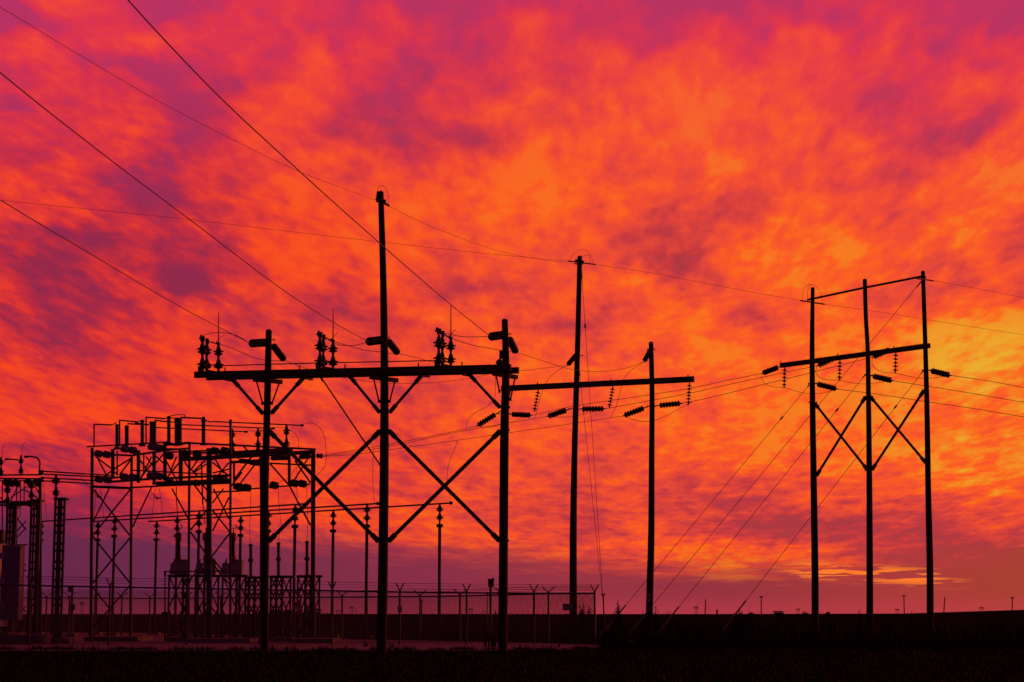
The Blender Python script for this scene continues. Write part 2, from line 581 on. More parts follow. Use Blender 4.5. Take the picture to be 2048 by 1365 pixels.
tag(blades('edge_grass', 'grass', 9000, edge_area, .08, .26, .012), 'ragged taller grass fringe along the edge of the gravel yard', 'grass', kind='stuff')


def weed_area(n):
    px = 1205 + (2330 - 1205) * rng.random(n)
    Y = rng.uniform(93, 116, n) + np.where(px < 1330, 4., 0)
    return (px - 1024) / F * Y * CP, Y


tag(blades('weeds', 'weed', 26000, weed_area, .30, 1.02, .02, .5), 'dense tangle of dry weeds along the field edge on the right', 'weeds', kind='stuff')


def inner_area(n):
    px = rng.uniform(880, 1215, n); Y = rng.uniform(119, 131, n)
    return (px - 1024) / F * Y * CP, Y


tag(blades('yard_weeds', 'weed', 5000, inner_area, .35, 1.1, .018, .4), 'band of weeds standing behind the far end of the fenced yard', 'weeds', kind='stuff')


def crop_area(n):
    px = rng.uniform(-260, 2330, n); Y = 125 + 180 * rng.random(n) ** 1.4
    Y = np.where(px < 700, Y + 45, Y)
    return (px - 1024) / F * Y * CP, Y


tag(blades('crop_stubble', 'weed', 30000, crop_area, .2, .55, .03, .3), 'low dark crop stubble covering the flat field behind the yard', 'crop', kind='stuff')


def stalk_area(n):
    px = np.concatenate([rng.uniform(1200, 1520, int(n * .7)), rng.uniform(1520, 2200, n - int(n * .7))])
    Y = rng.uniform(97, 112, n)
    return (px - 1024) / F * Y * CP, Y


tag(blades('weed_stalks', 'weed', 420, stalk_area, .95, 1.75, .016, .3), 'scattered taller weed stalks poking up to the skyline on the right', 'weeds', kind='stuff')
# ================================================================== timber pole structures
def pole_mesh(pts, Y):
    """[(px centre, py, px width)] top to bottom; carried on into the ground"""
    p3 = [P(x, y, Y) for x, y, w in pts]
    rs = [R(w, Y) for x, y, w in pts]
    b = p3[-1].copy(); b.z = -.5
    mb = MB()
    sp = spline(p3, 6)
    rr = []
    for i in range(len(rs) - 1):
        rr += [rs[i] + (rs[i + 1] - rs[i]) * k / 6 for k in range(6)]
    rr.append(rs[-1])
    mb.tube(sp + [b], rr + [rs[-1]], 16)
    # slanted saw-cut roof on the pole top
    t = sp[0]; r = rs[0]
    mb.lathe(t - Vector((0, 0, .02)), t + Vector((.0, 0, .07)), [(0, r * .99), (.5, r * .85), (1, r * .35)], 16)
    return mb


def through_bolt(par, px, py, Y, w):
    mb = MB()
    mb.bar(P(px - w / 2, py, Y), P(px + w / 2, py, Y), .035)
    for s in (-1, 1):
        c = P(px + s * (w / 2 - .5), py, Y); mb.bar(c - Vector((.02, 0, 0)), c + Vector((.02, 0, 0)), .09)
    mb.build('through_bolt', 'steel', par)


# ---------------------------------------------------------------- near structure (three poles, H-frame)
Y1, Y2, Y3 = 87.6, 86.3, 85.0
t = thing('pole_structure', P(764, 1302.6, Y2), 'nearest three-pole timber structure with double crossarm and two big X braces before the substation', 'power pole')
t.location.z = 0
NEAR = t
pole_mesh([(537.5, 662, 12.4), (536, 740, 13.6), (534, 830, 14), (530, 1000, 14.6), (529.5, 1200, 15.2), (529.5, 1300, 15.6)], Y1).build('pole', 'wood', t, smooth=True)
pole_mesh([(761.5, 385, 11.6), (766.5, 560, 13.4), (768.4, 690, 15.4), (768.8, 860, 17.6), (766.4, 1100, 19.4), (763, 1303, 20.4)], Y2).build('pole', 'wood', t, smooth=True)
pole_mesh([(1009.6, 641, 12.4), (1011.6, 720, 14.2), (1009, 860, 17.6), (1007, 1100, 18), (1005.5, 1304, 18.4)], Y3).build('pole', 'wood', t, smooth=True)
d = .34
MB().bar(P(389.5, 750.3, Y1 + .7 - d), P(1022, 735.5, Y3 - .1 - d), .16, .275).build('crossarm', 'timber', t)
MB().bar(P(413.5, 755.2, Y1 + .6 + d), P(1037.5, 741.2, Y3 - .15 + d), .16, .27).build('crossarm', 'timber', t)


def brace(a, b, w, name='knee_brace', par=None, mat='timber', caps=True, depth=.09):
    pa, pb = P(*a), P(*b)
    m = MB().bar(pa, pb, depth, w * a[2] / F)
    if caps:   # bolted end plates
        dd = (pb - pa).normalized()
        for e, s in ((pa, 1), (pb, -1)):
            m.bar(e, e + dd * s * .42, depth + .06, w * a[2] / F + .05)
            m.bar(e + dd * s * .2 - Vector((0, .12, 0)), e + dd * s * .2 + Vector((0, .12, 0)), .05)
    return m.build(name, mat, par)


for x in ((465, 759, Y1 + .3, 526, 828, Y1), (606, 757, Y1 - .3, 543, 827, Y1), (700, 753.5, Y2 + .2, 759, 825, Y2), (843.5, 751, Y2 - .2, 779.5, 825, Y2), (938.5, 749, Y3 + .3, 1000, 815.5, Y3)):
    brace(x[:3], x[3:], 5.4, par=t)
for a, b, o in (((538, 862, Y1), (757, 1083, Y2), -.12), ((537.5, 1083, Y1), (760.5, 862, Y2), .12), ((778, 862, Y2), (999, 1082, Y3), -.12), ((777, 1083, Y2), (1001, 862, Y3), .12)):
    brace((a[0], a[1], a[2] + o), (b[0], b[1], b[2] + o), 7.2, 'cross_brace', t)
for (ax, ay), (bx, by), Y in (((508, 759.5), (563, 764.5), Y1), ((741, 754.5), (794.5, 761.5), Y2), ((987, 747.5), (1033.5, 755), Y3)):
    MB().bar(P(ax, ay, Y - .55), P(bx, by, Y + .55), .17, 8.2 * Y / F).build('support_block', 'timber', t)
for (ax, ay), (bx, by), Y in (((606, 755), (624, 758.5), Y1 - .2), ((840, 750), (858, 752.8), Y2 - .2), ((452, 759), (466, 761), Y1 + .2), ((926, 748.5), (940, 751), Y3 + .2)):
    MB().bar(P(ax, ay, Y - .45), P(bx, by, Y + .45), .11, 6 * Y / F).build('brace_block', 'timber', t)
for q in (((513, 763), (525, 807)), ((558, 768), (544, 807)), ((747, 757), (758, 803)), ((790, 762), (779.5, 803)), ((992, 751), (999, 783)), ((1029.5, 758), (1021, 799)), ((1020, 783), (1017, 799))):
    Y = Y1 if q[0][0] < 600 else Y2 if q[0][0] < 900 else Y3
    s = -1 if q[0][0] < q[1][0] else 1
    m = MB().tube([P(*q[0], Y + .4 * s), P(*q[1], Y)], .038, 6); m.bar(P(q[1][0], q[1][1] - 3, Y), P(q[1][0], q[1][1] + 3, Y), .1)
    m.build('bracket_strut', 'steel', t)
mb = MB()
for x, y, Y, w in ((540.5, 680, Y1, 17), (534, 828, Y1, 19), (768, 676, Y2, 22), (768.6, 826, Y2, 24), (768, 861, Y2, 22), (766, 1083, Y2, 24), (1013, 668.5, Y3, 16), (1009.5, 815, Y3, 20), (1008, 861, Y3, 22), (1006.5, 1082, Y3, 22), (531, 862, Y1, 20), (530, 1083, Y1, 19)):
    through_bolt(t, x, y, Y, w)
for x in (450, 599, 837, 924, 690):
    Yb = Y1 + (Y3 - Y1) * (x - 529) / 477
    c = P(x, 743.8 - (x - 390) * .0235, Yb - d); MB().tube([c, c + Vector((0, 0, .16))], .03, 6).build('arm_bolt', 'steel', t)
# operating rod along the crossarm and down beside the middle pole
mb = MB(); mb.tube(spline(pxpath([(410, 733, Y1 + .5), (630, 726.6), (775, 723.6), (872, 721.5, Y3 + .5)]), 4), .026, 6)
mb.build('switch_rod', 'steel', t)
mb = MB().tube([P(642, 755, Y1 - .6), P(764, 936, Y2 - .2)], .033, 6)
mb.bar(P(640, 752, Y1 - .6), P(646, 763, Y1 - .6), .1); mb.bar(P(759, 928, Y2 - .2), P(768, 941, Y2 - .2), .1)
mb.build('operating_rod', 'steel', t)
mb = MB().box(P(1002.5, 709.5, Y3 - .1), .17, .2, .36, bev=.02); mb.lathe(P(998.5, 729, Y3 - .1), P(1000, 718.5, Y3 - .1), [(0, .16), (.5, .15), (.8, .1), (1, .05)], 12)
mb.bar(P(998, 714, Y3 - .1), P(1006, 714, Y3 - .1), .12, .04)
mb.build('switch_motor', 'steel', t)
# pole-top fittings
mb = MB().lathe(P(753.5, 401, Y2), P(755.5, 382, Y2), [(0, .07), (.2, .05), (.25, .08), (.3, .04), (.5, .045), (.55, .07), (.6, .03), (.8, .05), (1, .02)], 8)
mb.bar(P(752, 402, Y2), P(772, 402.5, Y2), .2, .1); mb.bar(P(769, 407, Y2 + .1), P(778, 412, Y2 + .3), .08)
mb.tube(spline([P(754.5, 382, Y2), P(757, 375, Y2), P(762, 371.5, Y2), P(769, 374, Y2), P(775, 384, Y2 + .1), P(777, 395, Y2 + .2), P(776, 411, Y2 + .3)], 5), .010, 5)
mb.build('lightning_arrester', 'steel', t)

# line insulators of the near structure
NG = 'line insulators on the nearest pole structure'
LS = []
for (px, py, Y, qx, qy, Yq, lab) in (
        (533, 685.5, Y1 - .15, 500, 687.5, Y1 - 1.7, 'fat disc string on the near side of the nearest structure, left pole'),
        (763, 680.5, Y2 - .2, 735, 684, Y2 - 1.9, 'fat disc string reaching left from the tall middle pole'),
        (1008, 670, Y3 - .2, 980, 674, Y3 - 1.9, 'fat disc string reaching left from the right pole below its cut top')):
    string_thing(P(px, py, Y), P(qx, qy, Yq), .188, 6, lab, NG)
for (px, py, Y, qx, qy, Yq, lab) in (
        (545, 690, Y1 + .2, 569, 721, Y1 + 1.7, 'drooping disc string hanging right of the left pole above the crossarm'),
        (776, 682, Y2 + .2, 796, 707, Y2 + 1.7, 'drooping disc string hanging right of the tall middle pole'),
        (1018, 677, Y3 + .2, 1032, 705, Y3 + 1.7, 'drooping disc string hanging on the right side of the right pole')):
    string_thing(P(px, py, Y), P(qx, qy, Yq), .165, 7, lab, NG)

# switches standing on the crossarm
SW = [
    dict(a=(404.8, 683, 743), b=(413.5, 686, 743), c=(437, 690, 742), cap=(402, 671), rod=625, Y=Y1 + .8, lab='insulated switch with lightning rod at the left end of the crossarm'),
    dict(a=(640, 676, 736.5), b=(646.5, 679, 736.5), c=(666, 684, 736), cap=(636.5, 663), rod=618, Y=Y1 - .5, lab='insulated switch with lightning rod between the left pole and the tall middle pole'),
    dict(a=(877.6, 670, 731.5), b=(884.6, 673, 731.5), c=(901.6, 678.5, 731), cap=(873.5, 656), rod=610.5, Y=Y3 + .6, lab='insulated switch with lightning rod between the tall middle pole and the right pole')]
for s in SW:
    Y = s['Y']
    w = thing('air_switch', P(s['b'][0], s['b'][2], Y), s['lab'], 'switch', 'switches on the nearest crossarm')
    for k, (key, rp, dy) in enumerate((('a', 10.8, -.3), ('b', 9.8, .1), ('c', 10.2, .35))):
        x, yt, yb = s[key]
        m = MB(); pin_insulator(m, P(x, yt, Y + dy), P(x, yb + 1, Y + dy), R(rp * 2.15, Y))
        m.build('insulator_stack', 'porcelain', w, smooth=True)
    x, yt, yb = s['b']
    m = MB().bar(P(x - 12, yb + 1.5, Y - .35), P(x + 32, yb + 4.5, Y + .45), .2, .1)
    m.box(P(s['a'][0] - 5, yb - 4, Y - .3), .16, .16, .2); m.bar(P(x - 2, yb - 1.5, Y + .1), P(x + 20, yb + 2.5, Y + .4), .09, .1)
    m.build('mounting_base', 'timber', w)
    m = MB().box(P(s['a'][0] + .5, s['cap'][1] + 7, Y - .3), .20, .2, .24, bev=.03)
    m.bar(P(s['cap'][0] - 2, s['cap'][1] + 6, Y - .3), P(s['cap'][0] + 1.5, s['cap'][1] - 1, Y - .3), .07)
    m.bar(P(s['cap'][0] - 3.5, s['cap'][1] + 8, Y - .3), P(s['cap'][0] + 1.5, s['cap'][1] + 3, Y - .3), .06)
    m.build('contact_head', 'steel', w)
    MB().box(P(s['b'][0] + 1, s['cap'][1] + 12, Y + .1), .15, .16, .26, bev=.03).build('contact_jaw', 'steel', w)
    x, yt, yb = s['c']
    MB().tube([P(s['b'][0] + 2, s['cap'][1] + 12, Y + .1), P(x - 2, yt - 2, Y + .35)], .03, 6).build('switch_blade', 'steel', w)
    m = MB().tube([P(x, yt + 1, Y + .35), P(x + .3, s['rod'], Y + .35)], [.028, .016], 6)
    m.tube(spline([P(x, yt - 8, Y + .35), P(x + 4.5, yt - 15, Y + .35), P(x + 10, yt - 19, Y + .35)], 4), .011, 5)
    m.box(P(x, yt - 2, Y + .35), .14, .14, .1); m.box(P(x - 3, yt - 4, Y + .35), .06, .08, .14)
    m.build('lightning_rod', 'steel', w)

# ---------------------------------------------------------------- middle structure
Z0, Z1, Z2 = 123., 121., 119.2
t = thing('pole_structure', P(1147, 1281, Z1), 'middle timber structure with one long single crossarm and a tall pole behind the fence corner', 'power pole')
t.location.z = 0
MID = t
pole_mesh([(1011, 694, 9.5), (1008.5, 860, 11), (1006, 1281, 13)], Z0).build('pole', 'wood', t, smooth=True)
pole_mesh([(1159.5, 514, 9.8), (1155, 700, 11), (1149, 910, 12.2), (1146.5, 1080, 14.2), (1146.5, 1200, 15), (1146.5, 1281, 15)], Z1).build('pole', 'wood', t, smooth=True)
pole_mesh([(1302, 686, 9.6), (1304, 780, 10.2), (1303.4, 910, 11.4), (1302.4, 1080, 13.2), (1299.3, 1200, 14.2), (1298, 1281, 14.6)], Z2).build('pole', 'wood', t, smooth=True)
MB().bar(P(1003, 777.8, Z0 - .3), P(1388, 758.8, Z2 - 1.0), .17, 11.6 * Z1 / F).build('crossarm', 'timber', t)
mb = MB()
m0 = MB().bar(P(1135.5, 522.5, Z1 - .6), P(1190.5, 529.5, Z1 + .6), .07)
m0.bar(P(1150, 521, Z1), P(1168, 524, Z1), .12); m0.bar(P(1149, 528, Z1), P(1166, 528.5, Z1), .07)
m0.tube(spline([P(1138, 523, Z1 - .5), P(1148, 507, Z1 - .3), P(1162, 499.5, Z1), P(1176, 504, Z1 + .2), P(1184, 517, Z1 + .3), P(1187, 530, Z1 + .5)], 5), .010, 5)
m0.tube(spline([P(1165, 514, Z1), P(1172, 510.5, Z1), P(1178, 511, Z1 + .1), P(1181, 528, Z1 + .3)], 5), .010, 5)
m0.build('static_wire_arm', 'steel', t)
for x, y, Y, w in ((1156, 711.5, Z1, 20), (1302, 699, Z2, 15), (1147, 818, Z1, 20), (1303, 813, Z2, 18), (1009, 828, Z0, 26)):
    through_bolt(t, x, y, Y, w)
for x in (1075, 1222, 1376):
    Yb = Z0 + (Z2 - 1 - Z0) * (x - 1003) / 385
    c = P(x, 777.8 - (x - 1003) * .0494 - 5, Yb); MB().tube([c, c + Vector((0, 0, .14))], .035, 6).build('arm_bolt', 'steel', t)
mb = MB()
for y in (1191, 1201): MB().box(P(1298.4, y, Z2 - .26), .15, .02, .17).build('pole_tag', 'pale', t)

MG = 'disc strings on the middle pole structure'
for a, Ya, b, Yb, r, n, lab in (
        ((1001, 823), Z0, (953, 853), Z0 + 1.3, .17, 8, 'rising disc string just left of the nearest right pole'),
        ((1143, 817.5), Z1, (1094, 833.5), Z1 + 1.3, .17, 8, 'rising disc string left of the tall middle pole behind the fence'),
        ((1299, 812.5), Z2, (1246, 832.5), Z2 + 1.3, .17, 8, 'rising disc string left of the shorter pole behind the fence corner'),
        ((1013, 828.5), Z0, (1064, 831), Z0 - 1.3, .165, 8, 'level disc string between the nearest right pole and the tall pole behind'),
        ((1152, 818.5), Z1, (1211, 818), Z1 - 1.3, .165, 8, 'level disc string right of the tall pole behind the fence'),
        ((1307, 812.5), Z2, (1364, 807), Z2 - 1.3, .165, 8, 'level disc string right of the shorter pole, under the crossarm tip')):
    string_thing(P(*a, Ya), P(*b, Yb), r + .012, 7, lab, MG, start=.22)
for a, b, Y, lab in (((1077, 780), (1068.5, 824), Z0 - .9, 'thin hanging bell insulator under the middle crossarm, left of the tall pole'),
                     ((1226, 773), (1218.5, 816), Z1 - .9, 'thin hanging bell insulator under the middle crossarm, between its two poles'),
                     ((1379, 766), (1376.5, 811), Z2 - .9, 'thin hanging bell insulator under the right tip of the middle crossarm')):
    string_thing(P(*a, Y), P(*b, Y), .165, 6, lab, 'hanging insulators on the middle pole structure', 'bell')
for a, b, Y, Yb, lab in (((1153, 709), (1135, 731), Z1 - .2, Z1 - 1.3, 'short stubby string tied left of the tall pole above the crossarm'),
                         ((1302, 698), (1288, 724), Z2 - .2, Z2 - 1.3, 'short stubby string tied left of the shorter pole near its top')):
    string_thing(P(*a, Y), P(*b, Yb), .16, 5, lab, 'short slack-span strings on the middle poles')

# ---------------------------------------------------------------- right structure
W1, W2, W3 = 117.6, 114.5, 111.3
t = thing('pole_structure', P(1739, 1283, W2), 'rightmost timber structure of three tall poles with sloping crossarm, top rail and thin X braces', 'power pole')
t.location.z = 0
RIGHT = t
pole_mesh([(1625.4, 577, 7.6), (1624.2, 690, 10), (1625, 800, 11.5), (1627.6, 980, 13.2), (1630, 1150, 14.2), (1630.4, 1282, 14.6)], W1).build('pole', 'wood', t, smooth=True)
pole_mesh([(1729.6, 560, 8.6), (1732, 640, 8.8), (1735, 690, 9), (1737, 800, 10.4), (1738.8, 980, 12), (1739.5, 1150, 13.4), (1739.6, 1284, 13.8)], W2).build('pole', 'wood', t, smooth=True)
pole_mesh([(1845.8, 544, 8.4), (1850.6, 690, 9.4), (1854, 820, 10.8), (1856.4, 980, 12), (1860, 1150, 13.8), (1860.4, 1285, 14.2)], W3).build('pole', 'wood', t, smooth=True)
for o in (-.27, .27):
    MB().bar(P(1561 + (2 if o > 0 else 0), 731.5, 119.4 + o), P(1859.5 - (3 if o < 0 else 0), 691.8, 111. + o), .13, 9.8 * W2 / F).build('crossarm', 'timber', t)
for a, b, o in (((1629, 806.5, W1), (1735.5, 941, W2), -.1), ((1731, 794, W2), (1633, 952, W1), .1), ((1740, 793, W2), (1851.5, 926, W3), -.1), ((1848, 781, W3), (1744, 940, W2), .1)):
    brace((a[0], a[1], a[2] + o), (b[0], b[1], b[2] + o), 4.2, 'cross_brace', t)
MB().bar(P(1615, 600.3, W1 + .3), P(1731, 575.4, W2 + .1), .09, .11).build('top_rail', 'timber', t)
MB().bar(P(1729, 575.9, W2 - .2), P(1843.5, 553.4, W3 + .1), .09, .11).build('top_rail', 'timber', t)
m = MB().bar(P(1601, 601.6, W1 - .7), P(1649, 609, W1 + .7), .07)
m.tube(spline([P(1604.7, 601, W1 - .6), P(1606.5, 584, W1 - .4), P(1613, 573, W1 - .2), P(1620, 569.5, W1), P(1630, 572, W1 + .2), P(1640, 585, W1 + .4), P(1645.5, 607, W1 + .6)], 5), .010, 5)
m.tube(spline([P(1615.5, 598, W1), P(1615, 583, W1), P(1620, 570, W1)], 4), .010, 5)
m.build('static_wire_arm', 'steel', t)
m = MB().bar(P(1834, 557.5, W3 - .6), P(1867, 562.2, W3 + .6), .07)
m.build('static_wire_arm', 'steel', t)
mb = MB()
for x, y, Y, w in ((1625, 767, W1, 17), (1737, 751, W2, 17), (1853, 741, W3, 17), (1626, 805, W1, 16), (1737, 794, W2, 18), (1739, 941, W2, 18), (1846, 555, W3, 12)): through_bolt(t, x, y, Y, w)
for x in (1562, 1675, 1788): 
    Yb = 119.4 - 8.4 * (x - 1561) / 298
    c = P(x, 731.5 - (x - 1561) * .1332 - 4, Yb); MB().tube([c, c + Vector((0, 0, .14))], .035, 6).build('arm_bolt', 'steel', t)
RG = 'disc strings on the rightmost pole structure'
for a, Ya, b, Yb, lab in (
        ((1562, 733), 119.3, (1524, 747.5), 120.4, 'disc string at the far left tip of the sloping crossarm'),
        ((1678, 713), 116.2, (1634, 732.5), 117.3, 'disc string tucked under the sloping crossarm beside its first pole'),
        ((1786, 697), 113.1, (1745, 715), 114.2, 'disc string tucked under the sloping crossarm beside its second pole'),
        ((1628, 767), W1, (1675, 778.5), W1 - 1.4, 'level disc string on the right of the sloping structure, first pole'),
        ((1740, 751.5), W2, (1786, 762), W2 - 1.4, 'level disc string on the right of the sloping structure, middle pole'),
        ((1856, 740.5), W3, (1902, 751.5), W3 - 1.4, 'level disc string on the right of the rightmost pole')):
    string_thing(P(*a, Ya), P(*b, Yb), .175, 7, lab, RG, start=.16)
for a, b, Y, lab in (((1569.5, 735), (1568.3, 776), 119, 'hanging bell insulator under the left tip of the sloping crossarm'),
                     ((1680, 720), (1678.7, 761), 116, 'hanging bell insulator under the sloping crossarm between first and second poles'),
                     ((1791.6, 705), (1790.5, 747), 112.9, 'hanging bell insulator under the sloping crossarm between second and third poles')):
    string_thing(P(*a, Y), P(*b, Y), .155, 5, lab, 'hanging insulators on the rightmost pole structure', 'bell')

# ================================================================== wires
OG = 'overhead line wires'
wire('overhead_wire', [(-900, -180, 39), (0, 400, 55.6), (180, 507.5), (360, 613.7), (434, 653), (500, 687, Y1 - 1.7)], .016, 'thick wire from the left edge to the left pole of the nearest structure', 'wire', OG, extend=20)
wire('overhead_wire', [(-800, -600, 27), (0, 145, 42.5), (200, 304), (380, 440), (595, 600), (680, 653), (737, 684, Y2 - 1.9)], .016, 'thick wire from the left edge to the tall middle pole of the nearest structure', 'wire', OG, extend=15)
wire('overhead_wire', [(-300, -700, 24), (256, 0, 37.5), (420, 175), (597, 341), (762, 489), (903, 611), (981, 673.5, Y3 - 1.9)], .016, 'thick steep wire from the top edge to the right pole of the nearest structure', 'wire', OG, extend=12)
wire('static_wire', [(-700, -330, 33), (0, 15, 46), (150, 105), (300, 193), (450, 272), (597, 343), (700, 382.7), (752, 401, Y2)], .008, 'thin static wire from the top left corner to the tip of the nearest tall pole', 'wire', OG, extend=15)
wire('static_wire', [(777, 412, Y2 + .3), (840, 443.5), (920, 476), (1000, 503), (1060, 516), (1153, 528.5, Z1)], .0095, 'thin static wire sagging between the two tallest pole tops', 'wire', OG)
wire('static_wire', [(-700, 330, 88), (0, 401, 100), (200, 421), (400, 442), (600, 466), (763, 484.5), (900, 500), (1030, 513), (1136, 522.5, Z1 - .6)], .0095, 'thin static wire crossing the left sky behind the nearest tall pole', 'wire', OG, extend=40)
wire('static_wire', [(1190, 529.5, Z1 + .6), (1300, 546), (1400, 565), (1500, 584), (1601, 601.6, W1 - .7)], .0095, 'thin static wire from the tall middle pole top to the first right pole', 'wire', OG)
wire('static_wire', [(1648.6, 608.7, W1 + .7), (1750, 623), (1847.5, 638.5), (1950, 655), (2048, 670, 128), (2700, 762, 150)], .0095, 'lower thin static wire leaving the first right pole toward the right edge', 'wire', OG)
wire('static_wire', [(1866.7, 562, W3 + .6), (1950, 577), (2048, 596, 120), (2700, 700, 142)], .0095, 'upper thin static wire leaving the rightmost pole top', 'wire', OG)
for pts, lab in (([(1672, 778.5, W1 - 1.4), (1760, 789.5), (1846, 803), (1950, 818), (2048, 834.5, 126), (2700, 925, 145)], 'lowest conductor leaving the right structure toward the right edge'),
                 ([(1783, 761.8, W2 - 1.4), (1900, 780), (2048, 805, 122), (2700, 900, 142)], 'middle conductor leaving the right structure toward the right edge'),
                 ([(1899, 751, W3 - 1.4), (1980, 763), (2048, 775.5, 118), (2700, 868, 139)], 'topmost conductor leaving the right structure toward the right edge')):
    wire('overhead_wire', pts, .018, lab, 'wire', OG)
for pts, lab in (([(1064, 831, Z0 - 1.3), (1144, 813.5), (1260, 796), (1388, 775.5), (1460, 760), (1524, 747.5, 120.4)], 'upper conductor between the middle and right structures'),
                 ([(1211, 818, Z1 - 1.3), (1260, 809), (1388, 785), (1460, 769), (1500, 760.5), (1580, 743), (1634, 732.5, 117.3)], 'conductor between middle and right structures, second from the top'),
                 ([(1364, 807, Z2 - 1.3), (1410, 798), (1460, 786), (1500, 776), (1619, 746.7), (1700, 726), (1745, 715, 114.2)], 'lowest conductor between the middle and right structures')):
    wire('overhead_wire', pts, .017, lab, 'wire', OG)
for pts, lab in (([(569, 721, Y1 + 1.7), (620, 740), (704, 758.5), (780, 767), (850, 766.5), (937, 757.5), (1004, 742, Z0 - 1.3)], 'slack wire drooping below the nearest crossarm'),
                 ([(796, 707, Y2 + 1.7), (840, 718), (869, 726), (930, 738), (1000, 743), (1041, 742), (1090, 736.5), (1135, 731, Z1 - 1.3)], 'slack wire from the nearest tall pole to the tall pole behind'),
                 ([(1032, 705, Y3 + 1.7), (1085, 722), (1145, 739.5), (1200, 743.5), (1250, 737), (1288, 724, Z2 - 1.3)], 'slack wire dipping between the nearest right pole and shorter pole behind')):
    wire('overhead_wire', pts, .013, lab, 'wire', OG)
GY = 119.
for pts, lab in (([(953, 853, Z0 + 1.3), (900, 865), (800, 885), (700, 902.5), (640, 911.5, GY)], 'conductor from the middle structure to the gantry, topmost of three'),
                 ([(1094, 833.5, Z1 + 1.3), (1020, 846), (900, 867.5), (800, 889), (720, 903), (640, 913.5, GY)], 'conductor from the middle structure to the gantry, second of three'),
                 ([(1246, 832.5, Z2 + 1.3), (1150, 847), (1018, 866), (915, 881), (800, 897), (700, 910), (640, 913.8, GY + .4)], 'conductor from the middle structure to the gantry, lowest of three')):
    wire('overhead_wire', pts, .015, lab, 'wire', OG)
# jumpers
JG = 'jumper wires looping round insulators'
for pts, lab in (
        ([(406, 671, Y1 + .5), (427.6, 666), (448, 666), (470, 670.5), (501, 687.5, Y1 - 1.7)], 'arched jumper from the left switch to the string on the left pole'),
        ([(439, 688, Y1 + 1.1), (478, 703), (508, 715.5), (530, 720.8), (552, 722), (569, 721, Y1 + 1.7)], 'drooping jumper from the left switch passing behind the left pole'),
        ([(645, 673, Y1 - .5), (665, 684.5), (680, 690.5), (699, 692), (720, 689), (737, 684, Y2 - 1.9)], 'short jumper from the second switch to the tall middle pole'),
        ([(668, 683.5, Y1 - .2), (700, 693), (728.6, 700.7), (759, 704), (780, 707), (796, 707, Y2 + 1.7)], 'jumper from the second switch passing behind the tall middle pole'),
        ([(882, 666, Y3 + .3), (900, 669), (920, 673), (953, 674.3), (981, 673, Y3 - 1.9)], 'short jumper from the third switch to the right pole string'),
        ([(903, 677.5, Y3 + 1), (941, 689.7), (974.7, 696.5), (1001, 701), (1020, 704), (1032, 705, Y3 + 1.7)], 'jumper from the third switch passing behind the right pole'),
        ([(1524, 747.5, 120.2), (1523.5, 756), (1529, 767), (1540, 772.5), (1568.3, 776, 119), (1590, 782), (1610, 787), (1634, 788), (1658, 783.5), (1675, 778.5, W1 - 1.4)], 'looping jumper below the left tip of the sloping crossarm'),
        ([(1634, 732.5, 117.2), (1632, 745), (1640, 755.5), (1655, 759.7), (1678.7, 761, 116), (1700, 765.5), (1722, 768.5), (1750, 766.5), (1786, 762, W2 - 1.4)], 'looping jumper under the sloping crossarm, between first and second poles'),
        ([(1745, 715, 114.1), (1744.5, 729), (1759, 742.5), (1775, 746), (1790.5, 747, 112.9), (1817, 752.8), (1847, 757.5), (1880, 754.5), (1902, 751.5, W3 - 1.4)], 'looping jumper under the sloping crossarm, beside the rightmost pole'),
        ([(932, 855, Z0 + 1.2), (936, 841), (948, 828), (975, 812), (988, 799), (991, 775), (990, 748, Z0 - .4)], 'drop wire curling down left of the nearest right pole'),
        ([(1070, 836, Z0 + .8), (1074, 822), (1086, 780), (1094, 762), (1108, 747), (1135, 731, Z1 - 1.3)], 'drop wire crossing the middle crossarm left of the tall pole'),
        ([(1221, 835, Z1 + .8), (1230, 818), (1240, 785), (1248, 757), (1264, 740), (1288, 724, Z2 - 1.3)], 'drop wire crossing the middle crossarm left of the shorter pole'),
        ([(1246, 832.5, Z2 + 1.2), (1268, 840), (1290, 843.5), (1312, 840), (1340, 828), (1364, 815), (1385, 804, Z2 - 1.4)], 'slack jumper hanging below the string on the shorter pole'),
        ([(1094, 833.5, Z1 + 1.2), (1120, 834.5), (1143, 834), (1170, 828), (1211, 818, Z1 - 1.3)], 'slack jumper passing behind the tall pole below its strings'),
        ([(958, 853, Z0 + 1.2), (975, 855), (1000, 850), (1020, 846), (1040, 838), (1064, 831, Z0 - 1.3)], 'slack jumper passing behind the nearest right pole below its strings')):
    wire('jumper_wire', pts, .014, lab, 'jumper wire', JG, 6)

